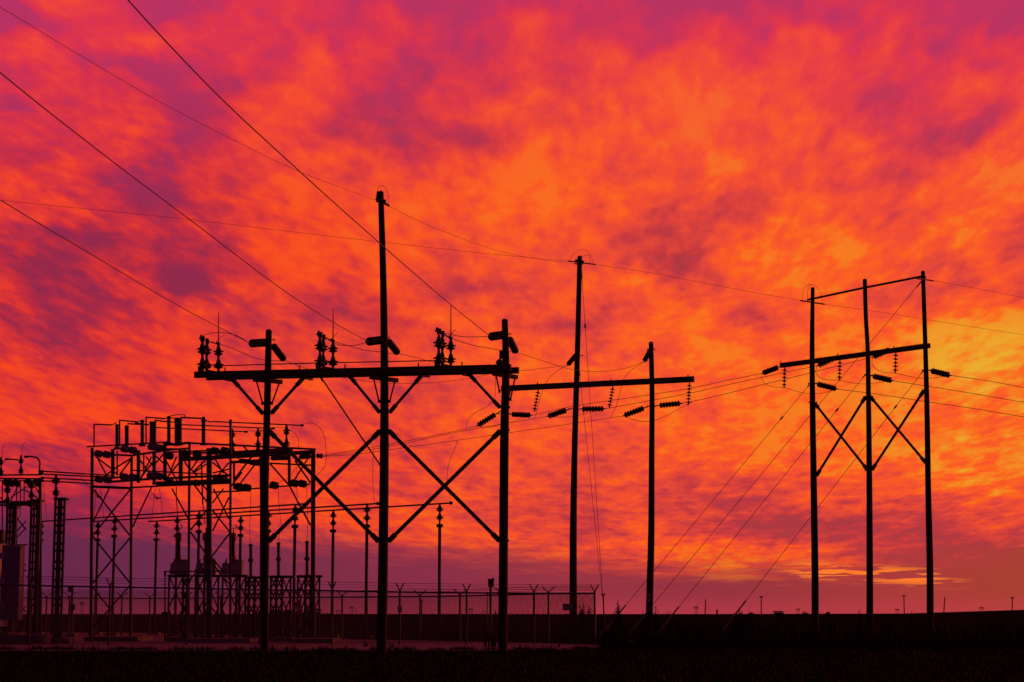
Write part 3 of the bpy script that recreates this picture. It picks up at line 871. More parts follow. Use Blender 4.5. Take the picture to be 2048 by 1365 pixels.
# ================================================================== guy wires
for a, Ya, b, Yb, lab, g0 in (
        ((1622, 766), W1, (1187, 1288.3), 106.5, 'guy wire slanting from the first right pole past the shorter middle pole', (1249.5, 1212)),
        ((1843, 563), W3, (1239, 1290.4), 103., 'longest guy wire from the rightmost pole top down to the weeds', (1306, 1210)),
        ((1733, 747), W2, (1297, 1289.8), 104., 'guy wire slanting from the middle pole of the right structure', (1356.5, 1214.5)),
        ((1849, 739), W3, (1423, 1291), 102., 'guy wire slanting from the rightmost pole below the crossarm', (1492, 1202))):
    pa, pb = P(*a, Ya), P(*b, Yb)
    w = thing('guy_wire', pb, lab, 'guy wire', 'guy wires of the right structure')
    mb = MB().tube([pa, pb], .0145, 5)
    mb.tube([pa, pa.lerp(pb, .018)], .035, 6); k = .14 if b[0] != 1239 else .10
    if b[0] != 1239: mb.lathe(pa.lerp(pb, k), pa.lerp(pb, k + .018), [(0, .015), (.3, .05), (.7, .05), (1, .015)], 8)
    mb.build('cable', 'wire', w)
    # plastic guard over the lowest stretch
    best = None
    for i in range(401):
        q = pa.lerp(pb, i / 400)
        zc = q.y * CP + (q.z - EYE) * SP; yc = -q.y * SP + (q.z - EYE) * CP
        e = abs(682.5 - F * yc / zc - g0[1])
        if best is None or e < best[0]: best = (e, i / 400)
    L_ = (pb - pa).length
    MB().tube([pa.lerp(pb, best[1]), pa.lerp(pb, min(1, best[1] + 2.2 / L_))], .042, 8).build('guard_sleeve', 'plastic', w)
for pts, lab, g in (([(1163, 541, Z1), (1210, 1262, 131)], 'thin guy wire from the top of the tall middle pole', (1208.5, 1190)),
                    ([(1158.5, 741, Z1), (1212, 1262, 131)], 'thin guy wire from the tall middle pole at its crossarm', (1206.5, 1200))):
    pa, pb = P(*pts[0]), P(*pts[1])
    w = thing('guy_wire', pb, lab, 'guy wire', 'guy wires of the tall middle pole')
    mb = MB().tube([pa, pb], .014, 5); mb.tube([pa, pa.lerp(pb, .02)], .035, 6)
    mb.lathe(pa.lerp(pb, .14), pa.lerp(pb, .155), [(0, .015), (.3, .06), (.7, .06), (1, .015)], 8)
    mb.build('cable', 'wire', w)
    MB().tube([pa.lerp(pb, .90), pb], .03, 8).build('guard_sleeve', 'plastic', w)
# ================================================================== substation
def footing(px0, px1, py_top, Y, label, depth=1.2):
    a, b = PG(px0, Y), PG(px1, Y)
    z = P((px0 + px1) / 2, py_top, Y).z
    z = max(.12, z)
    o = MB().box(((a.x + b.x) / 2, Y + depth / 2, z / 2 - .05), b.x - a.x, depth, z + .1, bev=.03).build('concrete_footing', 'concrete', loc=((a.x + b.x) / 2, Y + depth / 2, 0))
    return tag(o, label, 'footing', 'concrete footings in the yard')


GA = 119.   # gantry depth
DEP = dict(A=118., B=121., C=113., D=116.5, E=113.5, F=117.5, G=117.)
g = thing('steel_gantry', PG(400, 116.), 'tall latticed steel gantry of the substation behind the near left pole, with cross-braced columns', 'gantry')


def col(x_top, y_top, x_bot, w, Y, n=1):
    p, b = P(x_top, y_top, Y), PG(x_bot, Y)
    ww = w * Y / F
    return MB().bar(p, b, ww * .92, ww)


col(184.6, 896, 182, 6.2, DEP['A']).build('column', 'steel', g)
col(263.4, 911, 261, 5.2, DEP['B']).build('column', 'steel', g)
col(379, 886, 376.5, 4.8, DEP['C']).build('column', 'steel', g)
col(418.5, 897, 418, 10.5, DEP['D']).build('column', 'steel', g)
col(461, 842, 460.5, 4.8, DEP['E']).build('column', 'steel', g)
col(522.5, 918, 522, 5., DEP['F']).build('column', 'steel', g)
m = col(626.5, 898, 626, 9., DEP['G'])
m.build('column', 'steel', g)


def gy(x):
    """gantry face depth at photo column x: nearest at the corner column"""
    if x < 379: return np.interp(x, [160, 379], [118.5, 113.])
    return np.interp(x, [379, 640], [113., 118.])


def members(name, rows, back=0., cls='angle'):
    for x1, y1, x2, y2, w, *o in rows:
        off = o[0] if o else back
        p, q = P(x1, y1, gy(x1) + off), P(x2, y2, gy(x2) + off)
        ww = (max(w, 2.2) + .5) * 117 / F
        mb = MB()
        mb.bar(p, q, ww * .6 if cls == 'angle' else ww, ww)
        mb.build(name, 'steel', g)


# main beams
members('beam', [(174, 894, 340, 884.5, 2.2), (183, 908, 264, 911.5, 3.4), (264, 911.5, 333, 901, 3.2, 1.), (333, 890, 379, 886, 4), (333, 901, 379, 897, 3, 1.), (379, 886.5, 631, 899, 3.2), (365, 919, 625, 904.5, 7.5, .3), (440, 908, 584, 899, 7, 1.3), (365, 908, 470, 903, 3, 1.), (184, 973.5, 264, 977, 5), (264, 975.5, 313, 973, 2.8), (223, 964, 333, 956, 4, 1.5), (313, 969, 462, 963, 9.5, .8), (333, 957, 462, 951, 4, 1.6),
                 (425, 985, 500, 981.5, 2.6), (480, 980, 620, 968.8, 2.6), (540, 927, 622, 931, 2.6), (462, 925, 530, 921, 5, .6), (418, 918, 470, 908, 8, .4), (320, 898, 372, 898.5, 2.4), (334, 905, 418, 901.5, 2.4), (266, 941, 412, 948.5, 2.2, 1.), (425.5, 946.5, 459, 938.6, 2), (214, 957, 262, 953, 3.2, 1.)], cls='bar')
members('strut', [(225.8, 899, 225.8, 956, 6), (277, 901, 277, 966, 6), (308.5, 906, 308.5, 970, 6, 1.), (330, 886, 330, 962, 6), (361.5, 901, 361.5, 966, 7, .8), (578.5, 906, 578.5, 971, 5), (468, 923, 468, 979, 3.4), (522.5, 908, 522.5, 977, 5.5, .5), (403, 924, 405.5, 1010, 2), (234.5, 902, 234.5, 952, 2), (288, 905, 287, 940, 2, 1.)], cls='bar')
members('brace', [
    (188, 980, 261, 1073, 2.4), (260, 980, 186, 1071, 2.4, .4), (186, 1073.6, 261, 1168, 2.4), (261, 1075, 183, 1170, 2.4, .4), (183, 1172, 254, 1262, 2.2), (261, 1170, 186, 1256, 2.2, .4), (187, 1043, 218, 978, 2.2), (265, 1055, 303, 975, 2.2),
    (192, 914, 224, 938.5, 2.4), (224, 942, 207, 954.5, 2.2), (228.6, 938, 262, 917, 2.4), (261.5, 920, 239, 950.5, 2.4), (195, 917, 214, 952.5, 2), (228, 944, 236, 950, 2),
    (280.7, 922, 303, 952.5, 2), (304.5, 926, 281, 957.5, 2), (303, 914, 282, 956, 1.8, 1.), (292, 914, 306, 932, 1.8, 1.), (312, 926.5, 328, 907, 2.2), (311, 912, 328, 928, 2.2),
    (332, 922, 356, 966, 2.2), (358, 926, 333, 957, 2.2), (353, 914, 341, 943, 1.9, 1.), (369, 924, 377, 936, 2), (381, 938, 397, 955.5, 2.2), (411, 921, 386, 944.5, 2.4), (412, 929, 389, 945, 1.8), (395, 921, 382, 940, 1.8),
    (425, 925, 458, 952.5, 2.2), (431, 920, 447, 947, 1.8), (425, 966, 457, 926, 1.8, .5), (469, 959, 507, 909, 2.8), (480, 968, 522, 914, 2.2),
    (344, 978, 376.5, 1038, 2.3), (387, 968, 415, 1006, 2.4), (403, 967, 417, 984, 2.2), (415, 1019, 380.5, 1061, 2.4), (380.7, 1064, 440, 1147, 2.4), (425, 1006, 447, 978, 2.2), (427, 978, 458, 1038, 2.2), (458, 995, 425, 1063, 2.2), (425, 1021, 459, 1064, 2.4), (459, 1067, 424, 1113, 2.4), (415, 1118, 380, 1160, 2.2), (440, 1147, 460, 1170, 2.2), (423, 1115, 460, 1160, 2), (418, 1210, 386, 1262, 2.2), (420, 1212, 459, 1262, 2.2),
    (540, 928, 579, 972, 2.6), (579, 972, 600, 1013, 2.4), (597, 1006, 621, 1051, 2.6), (590, 922, 621, 966, 2.6), (615.5, 918, 589, 960, 2), (463, 972, 484, 945, 2.), (592, 1188, 620, 1150, 2), (462, 905, 478, 918, 2), (487, 893, 499, 906, 2)])

# gantry insulators: short grey and brown disc strings on the beams
GS = 'disc strings on the gantry beams'
upper_l = [(197, 908), (213.5, 909.5), (249.5, 898.5), (265.5, 901), (304, 894), (317.5, 896)]
lower_l = [(198, 959), (215, 960), (248, 954), (265.5, 955), (302, 952), (317.5, 953)]
ordn = ['first', 'second', 'third', 'fourth', 'fifth', 'sixth']


def gstring(x, y, lab, mat, n=3, r=.215, tilt=.5):
    Y = float(gy(x)) - .4
    string_thing(P(x - 6.2, y - 1.2, Y - tilt * .5), P(x + 6.2, y + 1.2, Y + tilt * .5), r, n, lab, GS, 'strain', mat)


for i, (x, y) in enumerate(upper_l): gstring(x, y, 'grey disc cluster on the upper left gantry beam, %s from the left' % ordn[i], 'grey_porcelain')
for i, (x, y) in enumerate(lower_l): gstring(x, y, 'grey disc cluster on the lower left gantry beam, %s from the left' % ordn[i], 'grey_porcelain')
for i, (x, y) in enumerate([(338, 912), (372, 908), (394.5, 908.5), (430, 902.5), (449.5, 902)]): gstring(x, y, 'dark disc cluster near the gantry corner, upper row, %s from the left' % ordn[i], 'porcelain', r=.22)
for i, (x, y) in enumerate([(339, 962), (394, 966), (433.5, 956), (447, 956.5)]): gstring(x, y, 'dark disc cluster near the gantry corner, lower row, %s from the left' % ordn[i], 'porcelain', r=.18)
for i, (x, y) in enumerate([(478, 974), (493.5, 975.8), (548, 971), (588.5, 967), (604.5, 967.8)]): gstring(x, y, 'round dark disc cluster on the low right gantry beam, %s from the left' % ordn[i], 'porcelain', r=.225)
for (a, b, n, lab) in (((499, 925.5), (521, 928), 5, 'row of small bells under the right gantry beam, left of the wooden pole'), ((540, 917), (578, 916), 7, 'long row of small bells under the right gantry beam'), ((598, 914.5), (622, 913), 5, 'row of small bells beside the right gantry column'), ((632, 912), (646, 912.5), 2, 'pair of discs outside the right gantry column holding the line wires'), ((478, 922), (500, 924), 5, 'row of small bells under the right gantry beam, farthest left')):
    string_thing(P(*a, float(gy(a[0])) - .5), P(*b, float(gy(b[0])) - .2), .155, n, lab, 'bell rows under the right gantry beam')

# ---- disconnect switches on top of the gantry
ST = [
    dict(lab='gantry-top disconnect switch with the leftmost and lowest pipe', riser=(188.2, 895, 849), tubes=[((188, 849), (224, 850.3), 3), ((224, 850.3), (234, 845), 2), ((255, 848), (298, 850), 3), ((270, 846.5), (298, 849.5), 2.4), ((311.5, 855.5), (491, 864), 2.4)], ins=[(234, 850, 896, 6.4, 849), (253.6, 854, 896, 7.4, 851), (303, 846, 890, 7, 843)], end=(492, 864), Y=117.3),
    dict(lab='gantry-top disconnect switch with the middle pipe', riser=(239.2, 893, 841), tubes=[((239, 841), (276, 844.5), 3), ((276, 844.5), (285, 840), 2), ((309, 841), (335, 844), 3), ((320, 843), (350, 845), 2.4), ((363, 849.8), (545, 857.2), 2.4)], ins=[(284.6, 843, 890, 6.6, 840), (309, 845, 890, 6.4, 843), (353, 840, 889, 7.4, 836)], end=(546, 857.3), Y=116.),
    dict(lab='gantry-top disconnect switch with the highest pipe and a raised blade', riser=(292.2, 886, 834.5), tubes=[((292, 835), (330, 837.8), 3), ((330, 837.8), (338, 835), 2), ((336, 833.5), (351.5, 830), 1.8), ((351.5, 830), (370, 829.8), 1.8), ((370, 829.8), (369, 836), 2), ((338, 836), (362, 837), 2), ((362, 835.4), (403, 837.2), 3.4), ((412, 841.8), (424, 845), 2.4), ((424, 843.5), (603, 851.2), 2.6)], ins=[(337.6, 836, 887, 6.6, 832.5), (359.5, 839, 888, 8, 836), (407, 843, 888, 7.2, 834)], end=(604, 851.2), Y=114.5)]
for s in ST:
    Y = s['Y']; x, yb, yt = s['riser']
    w = thing('disconnect_switch', P(x, yb, Y), s['lab'], 'switch', 'disconnect switches on top of the gantry')
    MB().tube([P(x, yb, Y), P(x, yt - .5, Y)], R(3.2, Y), 8).build('riser_pipe', 'steel', w)
    for a, b, ww in s['tubes']:
        MB().tube([P(*a, Y), P(*b, Y)], R(ww, Y), 8).build('bus_pipe', 'steel', w)
    for x, yt, yb, ww, yc in s['ins']:
        m = MB(); ribbed(m, P(x, yt, Y), P(x, yb - 5, Y), R(ww * 1.25, Y), 14, .82)
        o = m.build('post_insulator', 'porcelain', w, smooth=True)
        m = MB().lathe(P(x, yc, Y), P(x, yt + 1, Y), [(0, .09), (.5, .11), (.6, .16), (1, .13)], 10)
        m.build('insulator_cap', 'steel', o)
        MB().lathe(P(x, yb - 6, Y), P(x, yb + 3, Y), [(0, .12), (.4, .1), (.6, .2), (1, .22)], 10).build('insulator_base', 'steel', o)
    x, y = s['end']
    MB().box(P(x, y, Y), .2, .13, .12).build('end_clamp', 'steel', w)
for x, yt, yb, lab in ((464.5, 858, 899, 'two-tier insulator on the gantry beside the tall mast'), (516, 856.5, 899, 'two-tier insulator on the gantry, just left of the wooden pole'), (573, 849.5, 899, 'two-tier insulator on the gantry, just right of the wooden pole')):
    Y = float(gy(x))
    m = MB(); pin_insulator(m, P(x, yt, Y), P(x, yb, Y), R(16, Y)); m.lathe(P(x, yb - 4, Y), P(x, yb + 4, Y), [(0, .1), (1, .14)], 8)
    tag(m.build('post_insulator', 'porcelain', smooth=True), lab, 'insulator', 'pipe supports on the gantry')
m = MB().box(P(461, 845, 113.5), .15, .15, .3); m.box(P(461, 853, 113.5), .12, .12, .14); m.build('mast_head', 'steel', g)
LG = 'loops of wire on the gantry'
wire('jumper_wire', [(604, 851, 114.5), (614, 846.5), (626, 847.5), (641, 858), (649, 876), (652, 900), (652, 922), (649, 934), (641, 944), (632, 951.5, 116.8)], .016, 'big wire loop arching out past the right gantry column', 'jumper wire', LG)
wire('jumper_wire', [(546, 857, 116), (557, 854.8), (570, 857), (585, 864), (594, 873), (597.5, 883), (597, 897, 117)], .014, 'medium wire loop right of the wooden pole on the gantry top', 'jumper wire', LG)
wire('jumper_wire', [(492, 864, 117.3), (501, 862), (511, 863.5), (521, 870), (527, 884, 117)], .014, 'small wire loop just left of the wooden pole on the gantry top', 'jumper wire', LG)
wire('jumper_wire', [(555, 969, 117), (560, 964.5), (575, 957), (586, 945), (593, 934), (594, 950), (593.5, 975), (596, 1015, 117)], .012, 'loose thin wire dangling inside the right gantry bay', 'jumper wire', LG)

# ---- low rigid bus: three pipes on posts
BH = P(613, 1008, 130.).z
lines = {1: (613, 1008, 130., 73, 1043.2, 155.7), 2: (756, 1007.5, 130., 186, 1044, 155.7), 3: (902, 1006.5, 130., 297, 1044, 156.5)}
ends = {1: 'the short one ending left of the gantry column', 2: 'the middle one ending left of the nearest tall pole', 3: 'the long one reaching right past the nearest tall pole'}
LP = {}
for k, (x1, y1, Ya, x2, y2, Yb) in lines.items():
    a, b = P(x1, y1, Ya), P(x2, y2, Yb); b.z = a.z
    LP[k] = (a, b)
    w = thing('bus_pipe', b, 'rigid bus pipe on posts, ' + ends[k], 'bus pipe', 'rigid bus pipes of the substation')
    MB().tube([b, a], .055, 8).build('pipe', 'steel', w)
    MB().box(a, .22, .2, .2, bev=.02).build('end_clamp', 'steel', w)


def on_line(k, px):
    a, b = LP[k]
    for i in range(1001):
        q = a.lerp(b, i / 1000)
        zc = q.y * CP + (q.z - EYE) * SP
        if 1024 + F * q.x / zc <= px: return q
    return b


BG = 'bus posts carrying the rigid pipes'
for k, px, lab in ((1, 591, 'post under the short bus pipe, right of the nearest left pole'), (1, 399, 'post under the short bus pipe, behind the middle tank'), (1, 230, 'post under the short bus pipe, inside the left cross-braced tower'), (1, 83, 'leftmost bus post, beside the left rack'),
                   (2, 734.5, 'bus post just left of the tall middle pole'), (2, 537, 'bus post mostly hidden by the nearest left pole'), (2, 355, 'bus post directly behind the left red-capped tank'), (2, 197, 'bus post just right of the left gantry column'),
                   (3, 880, 'rightmost bus post, alone between the two right poles'), (3, 667, 'bus post right of the gantry, before the wooden cross brace'), (3, 482, 'bus post beside the right red-capped tank'), (3, 314, 'lone bus post between the left tower and the tanks')):
    q = on_line(k, px); Y = q.y
    w = thing('bus_post', (q.x, q.y, 0), lab, 'bus post', BG)
    top = q - Vector((0, 0, .06)); hb = q - Vector((0, 0, 1.13)); s = 1.13
    m = MB(); pin_insulator(m, top, hb, .30); m.build('insulator_stack', 'porcelain', w, smooth=True)
    m = MB().box(hb - Vector((0, 0, .30)), .42, .42, .2, bev=.03); m.lathe(hb, hb - Vector((0, 0, .25)), [(0, .06), (.7, .06), (.75, .14), (1, .14)], 10); m.build('post_cap', 'steel', w)
    MB().tube([hb - Vector((0, 0, .35)), (q.x, q.y, .1)], .105, 12).build('post', 'steel', w, smooth=True)
    MB().box((q.x, q.y, .06), .9, .9, .28, bev=.04).build('footing', 'concrete', w)
wire('jumper_wire', [(748, 893, 121), (746.5, 910), (745.5, 945), (746, 975), (748.5, 1000), (749, 1006, 130)], .014, 'drop wire falling to the middle bus pipe, left of the tall middle pole', 'jumper wire', 'drop wires to the bus pipes')
wire('jumper_wire', [(915, 881, 121), (911, 895), (902, 915), (896, 935), (894, 955), (896, 975), (899.5, 992), (899.5, 1005, 130)], .014, 'drop wire falling to the end of the long bus pipe', 'jumper wire', 'drop wires to the bus pipes')


# ---- lattice stands
def stand(name, Y, legs, y_top, x0, x1, yb, label, group, panels=3, two=True, inner=None):
    w = thing(name, PG((x0 + x1) / 2, Y), label, 'steel stand', group)
    zt = P(x0, y_top, Y).z
    dpt = .9
    for dy in ((0, dpt) if two else (0,)):
        for x in (legs if dy == 0 else (legs[0], legs[-1])):
            b = PG(x, Y + dy)
            MB().bar((b.x, b.y, zt), (b.x, b.y, 0), .14 if x not in (legs[0], legs[-1]) else .11).build('leg', 'steel', w)
    a, b = PG(x0, Y), PG(x1, Y)
    m = MB()
    for dy in (0, dpt): m.bar((PG(x0, Y + dy).x, Y + dy, zt), (PG(x1, Y + dy).x, Y + dy, zt), .10, .15)
    for t in (0, 1): xx = a.x + (b.x - a.x) * t; m.bar((xx, Y, zt + .01), (xx, Y + dpt, zt + .01), .10, .12)
    m.build('platform', 'steel', w)
    for l0, l1 in zip(legs[:-1], legs[1:]):
        pa, pb = PG(l0, Y), PG(l1, Y)
        wd = pb.x - pa.x; n = 2 if wd > .75 else 3 if wd > .42 else 5
        for i in range(n):
            z0, z1 = zt * i / n, zt * (i + 1) / n
            for q0, q1, o in ((pa, pb, -.03), (pb, pa, .03)):
                MB().bar((q0.x, Y + o, z0), (q1.x, Y + o, z1), .075).build('brace', 'steel', w)
    return w, zt


TK = 118.5
CG, SG = 'red-capped oil tanks on stands', 'lattice stands under the red-capped tanks'
pos = ['left', 'middle', 'right']
for i, (legs, x0, x1, bx0, bx1, cx, ccap, rx0, rx1) in enumerate((
        ([335.6, 363.8, 372], 333, 376, 353.8, 375, 357, 357, 340, 353.5),
        ([389, 406.6, 434.5], 387, 438, 405.8, 431.4, 412.5, 411.5, 391, 405),
        ([443, 471, 489.5], 442, 491, 462, 484.5, 466, 466, 443, 458))):
    w, zt = stand('lattice_stand', TK, legs, 1152.5, x0, x1, 1275, 'lattice steel stand under the %s red-capped tank' % pos[i], SG)
    c = thing('oil_tank', (PG((bx0 + bx1) / 2, TK).x, TK + .45, zt + .1), '%s of three boxy oil tanks with a red-capped ribbed bushing, behind the gantry' % pos[i], 'oil tank', CG)
    a, b = P(bx0, 1149, TK), P(bx1, 1119, TK)
    MB().box(((a.x + b.x) / 2, TK + .45, (zt + .07 + b.z) / 2), b.x - a.x, .8, b.z - zt - .07, bev=.05).build('tank', 'paint', c)
    p, q = P(rx0, 1137, TK), P(rx1, 1137, TK); xm = (p.x + q.x) / 2; r = (q.x - p.x) / 2
    m = MB().lathe((xm, TK + .1, p.z + .35), (xm, TK + .1, zt + .1), [(0, r * .3), (.08, r * .8), (.2, r), (.5, r), (.6, r * 1.25), (.9, r * 1.25), (1, r)], 14)
    m.tube([(xm, TK + .1, p.z + .3), (xm + .05, TK + .1, p.z + .55)], .05, 6); m.bar((xm, TK + .1, p.z), (b.x - .2, TK + .3, p.z), .1)
    m.build('oil_gauge', 'enamel', c, smooth=True)
    m = MB(); ribbed(m, P(cx, 1081, TK), P(cx, 1113, TK), R(10.6, TK), 11, .72); m.build('bushing', 'porcelain', c, smooth=True)
    m = MB().lathe(P(ccap, 1066, TK), P(ccap, 1083, TK), [(0, R(8, TK)), (.12, R(12.6, TK)), (.75, R(13.2, TK)), (.9, R(11, TK)), (1, R(9, TK))], 16)
    m.build('red_cap', 'redpaint', c, smooth=True)
    m = MB().lathe(P(cx, 1111, TK), P(cx, 1121, TK), [(0, R(11, TK)), (.4, R(12, TK)), (1, R(14, TK))], 14); m.build('bushing_flange', 'redpaint', c)
    m = MB().tube(spline([P(ccap + .5, 1067, TK), P(ccap + 1, 1060, TK), P(ccap - .5, 1056, TK)], 4), .035, 6)
    m.tube(spline([P(ccap + 4, 1058, TK), P(ccap + 7, 1055, TK), P(ccap + 6, 1051, TK), P(ccap + 3.5, 1050, TK)], 4), .03, 6); m.build('terminal', 'steel', c)
wire('jumper_wire', [(352.5, 975, 115), (353, 1000), (355, 1030), (356.5, 1057, TK)], .03, 'drop wire down to the left red-capped tank', 'jumper wire', 'drop wires to the tanks')
wire('jumper_wire', [(404.5, 970, 115), (405.5, 1005), (408.5, 1030), (410, 1048, TK)], .03, 'drop wire down to the middle red-capped tank', 'jumper wire', 'drop wires to the tanks')
m = MB().tube([PG(330, 118.2), P(330, 1144, 118.2), P(443, 1142.5, 118.2)], .05, 6); m.box(P(330, 1147, 118.2), .12, .12, .3); m.box(P(330, 1232, 118.2), .35, .2, .45)
tag(m.build('conduit_pipe', 'steel', loc=PG(330, 118.2)), 'thin bent conduit running past the three tanks, with a small box at its foot', 'conduit')

AG, AS = 'slim ribbed insulator columns on stands', 'open lattice stands under the slim insulators'
AY = 119.5
for i, (cx, yt, ym, yb, legs, x0, x1, ytop) in enumerate((
        (501.5, 1089, 1121, 1153, [489, 496, 507.5, 521], 488, 524, 1155.5), (557, 1086, 1119, 1152, [540, 551, 562.5, 579.5], 537, 583, 1154), (614, 1083, 1118, 1151, [594, 609.5, 620, 637.5], 592.5, 641, 1153.2))):
    nm = ['left of the near wooden pole', 'just right of the near wooden pole', 'beside the right gantry column'][i]
    w, zt = stand('lattice_stand', AY, legs, ytop, x0, x1, 1275, 'lattice stand under the slim insulator ' + nm, AS)
    c = thing('insulator_column', P(cx, yb, AY), 'slim ribbed insulator column on a stand, ' + nm, 'insulator', AG)
    for a, b in ((yt + 4, ym - 2), (ym + 3, yb)):
        m = MB(); ribbed(m, P(cx, a, AY), P(cx, b, AY), R(8.2, AY), 9, .66); m.build('insulator_unit', 'porcelain', c, smooth=True)
    m = MB().lathe(P(cx, ym - 3.5, AY), P(cx, ym + 3.5, AY), [(0, .12), (.3, .17), (.7, .17), (1, .12)], 12); m.build('joint_ring', 'steel', c)
    m = MB().lathe(P(cx, yt - 1.5, AY), P(cx, yt + 4.5, AY), [(0, .05), (.3, .08), (.35, .15), (.6, .1), (1, .11)], 12); m.bar(P(cx - 4.6, yt + 1.4, AY), P(cx + 4.6, yt + 1.4, AY), .06, .07)
    m.build('terminal', 'steel', c)
    m = MB().lathe(P(cx, yb - 1, AY), P(cx, yb + 2.5, AY), [(0, .14), (1, .22)], 12); m.build('base_flange', 'steel', c)
    pts = [[(501.5, 976, 116), (501.5, 1000), (500, 1040), (499.5, 1065), (501.5, 1088, AY)], [(557, 972, 116.5), (557.5, 1000), (559.5, 1025), (562, 1058), (558.5, 1072), (557, 1085, AY)], [(613.5, 965, 117), (614, 1000), (615.8, 1030), (615, 1060), (614, 1082, AY)]][i]
    wire('jumper_wire', pts, .015, 'thin drop wire to the slim ribbed insulator ' + nm, 'jumper wire', 'drop wires to the slim insulators')

# ---- left lattice columns and rack
CGp = 'laced steel columns at the left'


def laced(Y, x0, x1, y_top, verts, label, ins, thick=None):
    w = thing('laced_column', PG((x0 + x1) / 2, Y), label, 'steel column', CGp)
    a, b = PG(x0, Y), PG(x1, Y); zt = P(x0, y_top, Y).z
    for v, ww in verts:
        q = PG(v, Y); wd = ww * Y / F
        MB().bar((q.x, Y, zt), (q.x, Y, 0), wd, .16).build('upright', 'steel', w)
        q = PG(v, Y + .6); MB().bar((q.x, Y + .6, zt), (q.x, Y + .6, 0), wd * .9, .1).build('upright', 'steel', w)
    m = MB(); n = int(zt / .95)
    xs = [PG(v, Y).x for v, _ in verts]
    for p, q in zip(xs[:-1], xs[1:]):
        for i in range(n):
            z0, z1 = zt * i / n, zt * (i + 1) / n
            for f0, f1 in ((0, .16), (.38, .54)):
                za, zb = z0 + (z1 - z0) * f0, z0 + (z1 - z0) * f1
                m.bar((p, Y - .06, za), (q, Y - .06, zb), .03, .08); m.bar((q, Y - .04, za), (p, Y - .04, zb), .03, .08)
    m.build('lacing', 'steel', w)
    m = MB().box(((a.x + b.x) / 2, Y + .35, zt - .05), b.x - a.x + .1, 1., .12); m.build('top_plate', 'steel', w)
    m = MB().box(((a.x + b.x) / 2, Y + .35, .2), b.x - a.x + .25, 1.1, .12); m.build('base_plate', 'steel', w)
    x, yt, yb, ww = ins
    m = MB(); pin_insulator(m, P(x, yt, Y + .3), P(x, yb, Y + .3), R(ww, Y)); m.build('insulator_stack', 'porcelain', w, smooth=True)
    return w


laced(110.5, 101, 122, 996, [(102.4, 4), (111.7, 9), (120.8, 4)], 'freestanding laced steel column with a two-tier insulator, standing alone right of the left rack', (112, 949, 996, 18.6))
laced(113., 53, 72, 999, [(54.2, 4), (60, 3.6), (66, 3.6), (71, 4)], 'laced steel column under the right end of the left rack', (63, 962, 1000, 17))
laced(114., 5, 24, 1013, [(6, 4), (12, 4), (18, 4), (23, 4)], 'laced steel column above the transformer at the left edge', (15, 968, 1012, 18))
footing(85, 138, 1277, 110., 'concrete block under the freestanding laced column', 1.3)
footing(36, 96, 1271, 112.5, 'concrete block under the laced column of the left rack', 1.6)
footing(168, 275, 1274, 117.5, 'long concrete block under the left cross-braced tower', 5.)
footing(328, 372, 1275, 116.5, 'concrete block left of the gantry corner column', 3.)
footing(372, 500, 1278, 112.4, 'long concrete block under the middle gantry columns', 5.)
footing(500, 584, 1275.5, 117, 'concrete block behind the foot of the nearest left pole', 2.5)
footing(584, 666, 1278, 112, 'concrete block under the right gantry column', 5.6)

RY = 116.
r = thing('steel_rack', PG(45, RY), 'left steel rack carrying pipes and insulators above the transformer', 'steel rack')
for x, yt, w_ in ((80.3, 956, 5.4), (-30, 956, 5.4)):
    MB().bar(P(x, yt, RY), PG(x, RY), w_ * RY / F, .16).build('column', 'steel', r)
for a, b, w_ in (((-60, 951), (82, 950), 3), ((-60, 957), (86, 958), 3), ((-60, 1004), (82, 1006), 6), ((-60, 1012), (55, 1010), 4), ((-60, 962), (70, 962), 2.5), ((0, 1091), (55, 1090), 2.5)):
    MB().bar(P(*a, RY), P(*b, RY + .3), .12, w_ * RY / F).build('beam', 'steel', r)
for a, b in (((41, 962), (41, 1005)), ((48.5, 962), (48.5, 1005)), ((5, 962), (5, 1060)), ((33.7, 968), (33.7, 1090)), ((21, 996), (56, 972)), ((50, 980), (80, 1000)), ((22, 1000), (36, 972)), ((25, 1025), (52, 1060)), ((24, 1074), (52, 1042)), ((24, 1086), (52, 1056)), ((40, 1130), (52, 1143)), ((40, 1143), (52, 1128)), ((40, 1212), (52, 1225)), ((40, 1224), (52, 1212)), ((70, 1100), (80, 1088)), ((70, 1180), (80, 1168)), ((68, 970), (80, 990)), ((-20, 975), (5, 1000))):
    MB().angle(P(*a, RY + .2), P(*b, RY + .2), 2.3 * RY / F).build('brace', 'steel', r)
for i, (x, y) in enumerate(((13, 967), (22, 966), (33, 966.5), (58, 965), (74, 966))):
    string_thing(P(x - 4.5, y - 4, RY - .5), P(x + 4.5, y + 4, RY + .3), .19, 3, 'dark disc cluster under the left rack top beam, %s from the left' % ordn[i], 'disc clusters on the left rack')
for i, (x, y) in enumerate(((22, 1008), (34, 1010), (58, 1007), (73, 1009))):
    string_thing(P(x - 4.5, y - 2, RY - .5), P(x + 4.5, y + 3, RY + .3), .17, 3, 'dark disc cluster along the left rack lower beam, %s from the left' % ordn[i], 'disc clusters on the left rack')
for x, yt, yb, hy, lab in ((42, 911, 951, 888, 'two-tier insulator with a whip horn on top of the left rack'), (2, 914, 953, 892, 'two-tier insulator with a whip horn at the left edge of the photo')):
    w = thing('horned_insulator', P(x, yb, RY), lab, 'insulator', 'horned insulators on the left rack')
    m = MB(); pin_insulator(m, P(x, yt, RY), P(x, yb, RY), R(14, RY)); m.build('insulator_stack', 'porcelain', w, smooth=True)
    m = MB().tube(spline([P(x + 2.5, yt + 2, RY), P(x + 3, yt - 18, RY), P(x + 8.5, hy - 8 + 4, RY)], 5), .014, 5); m.build('arcing_horn', 'steel', w)
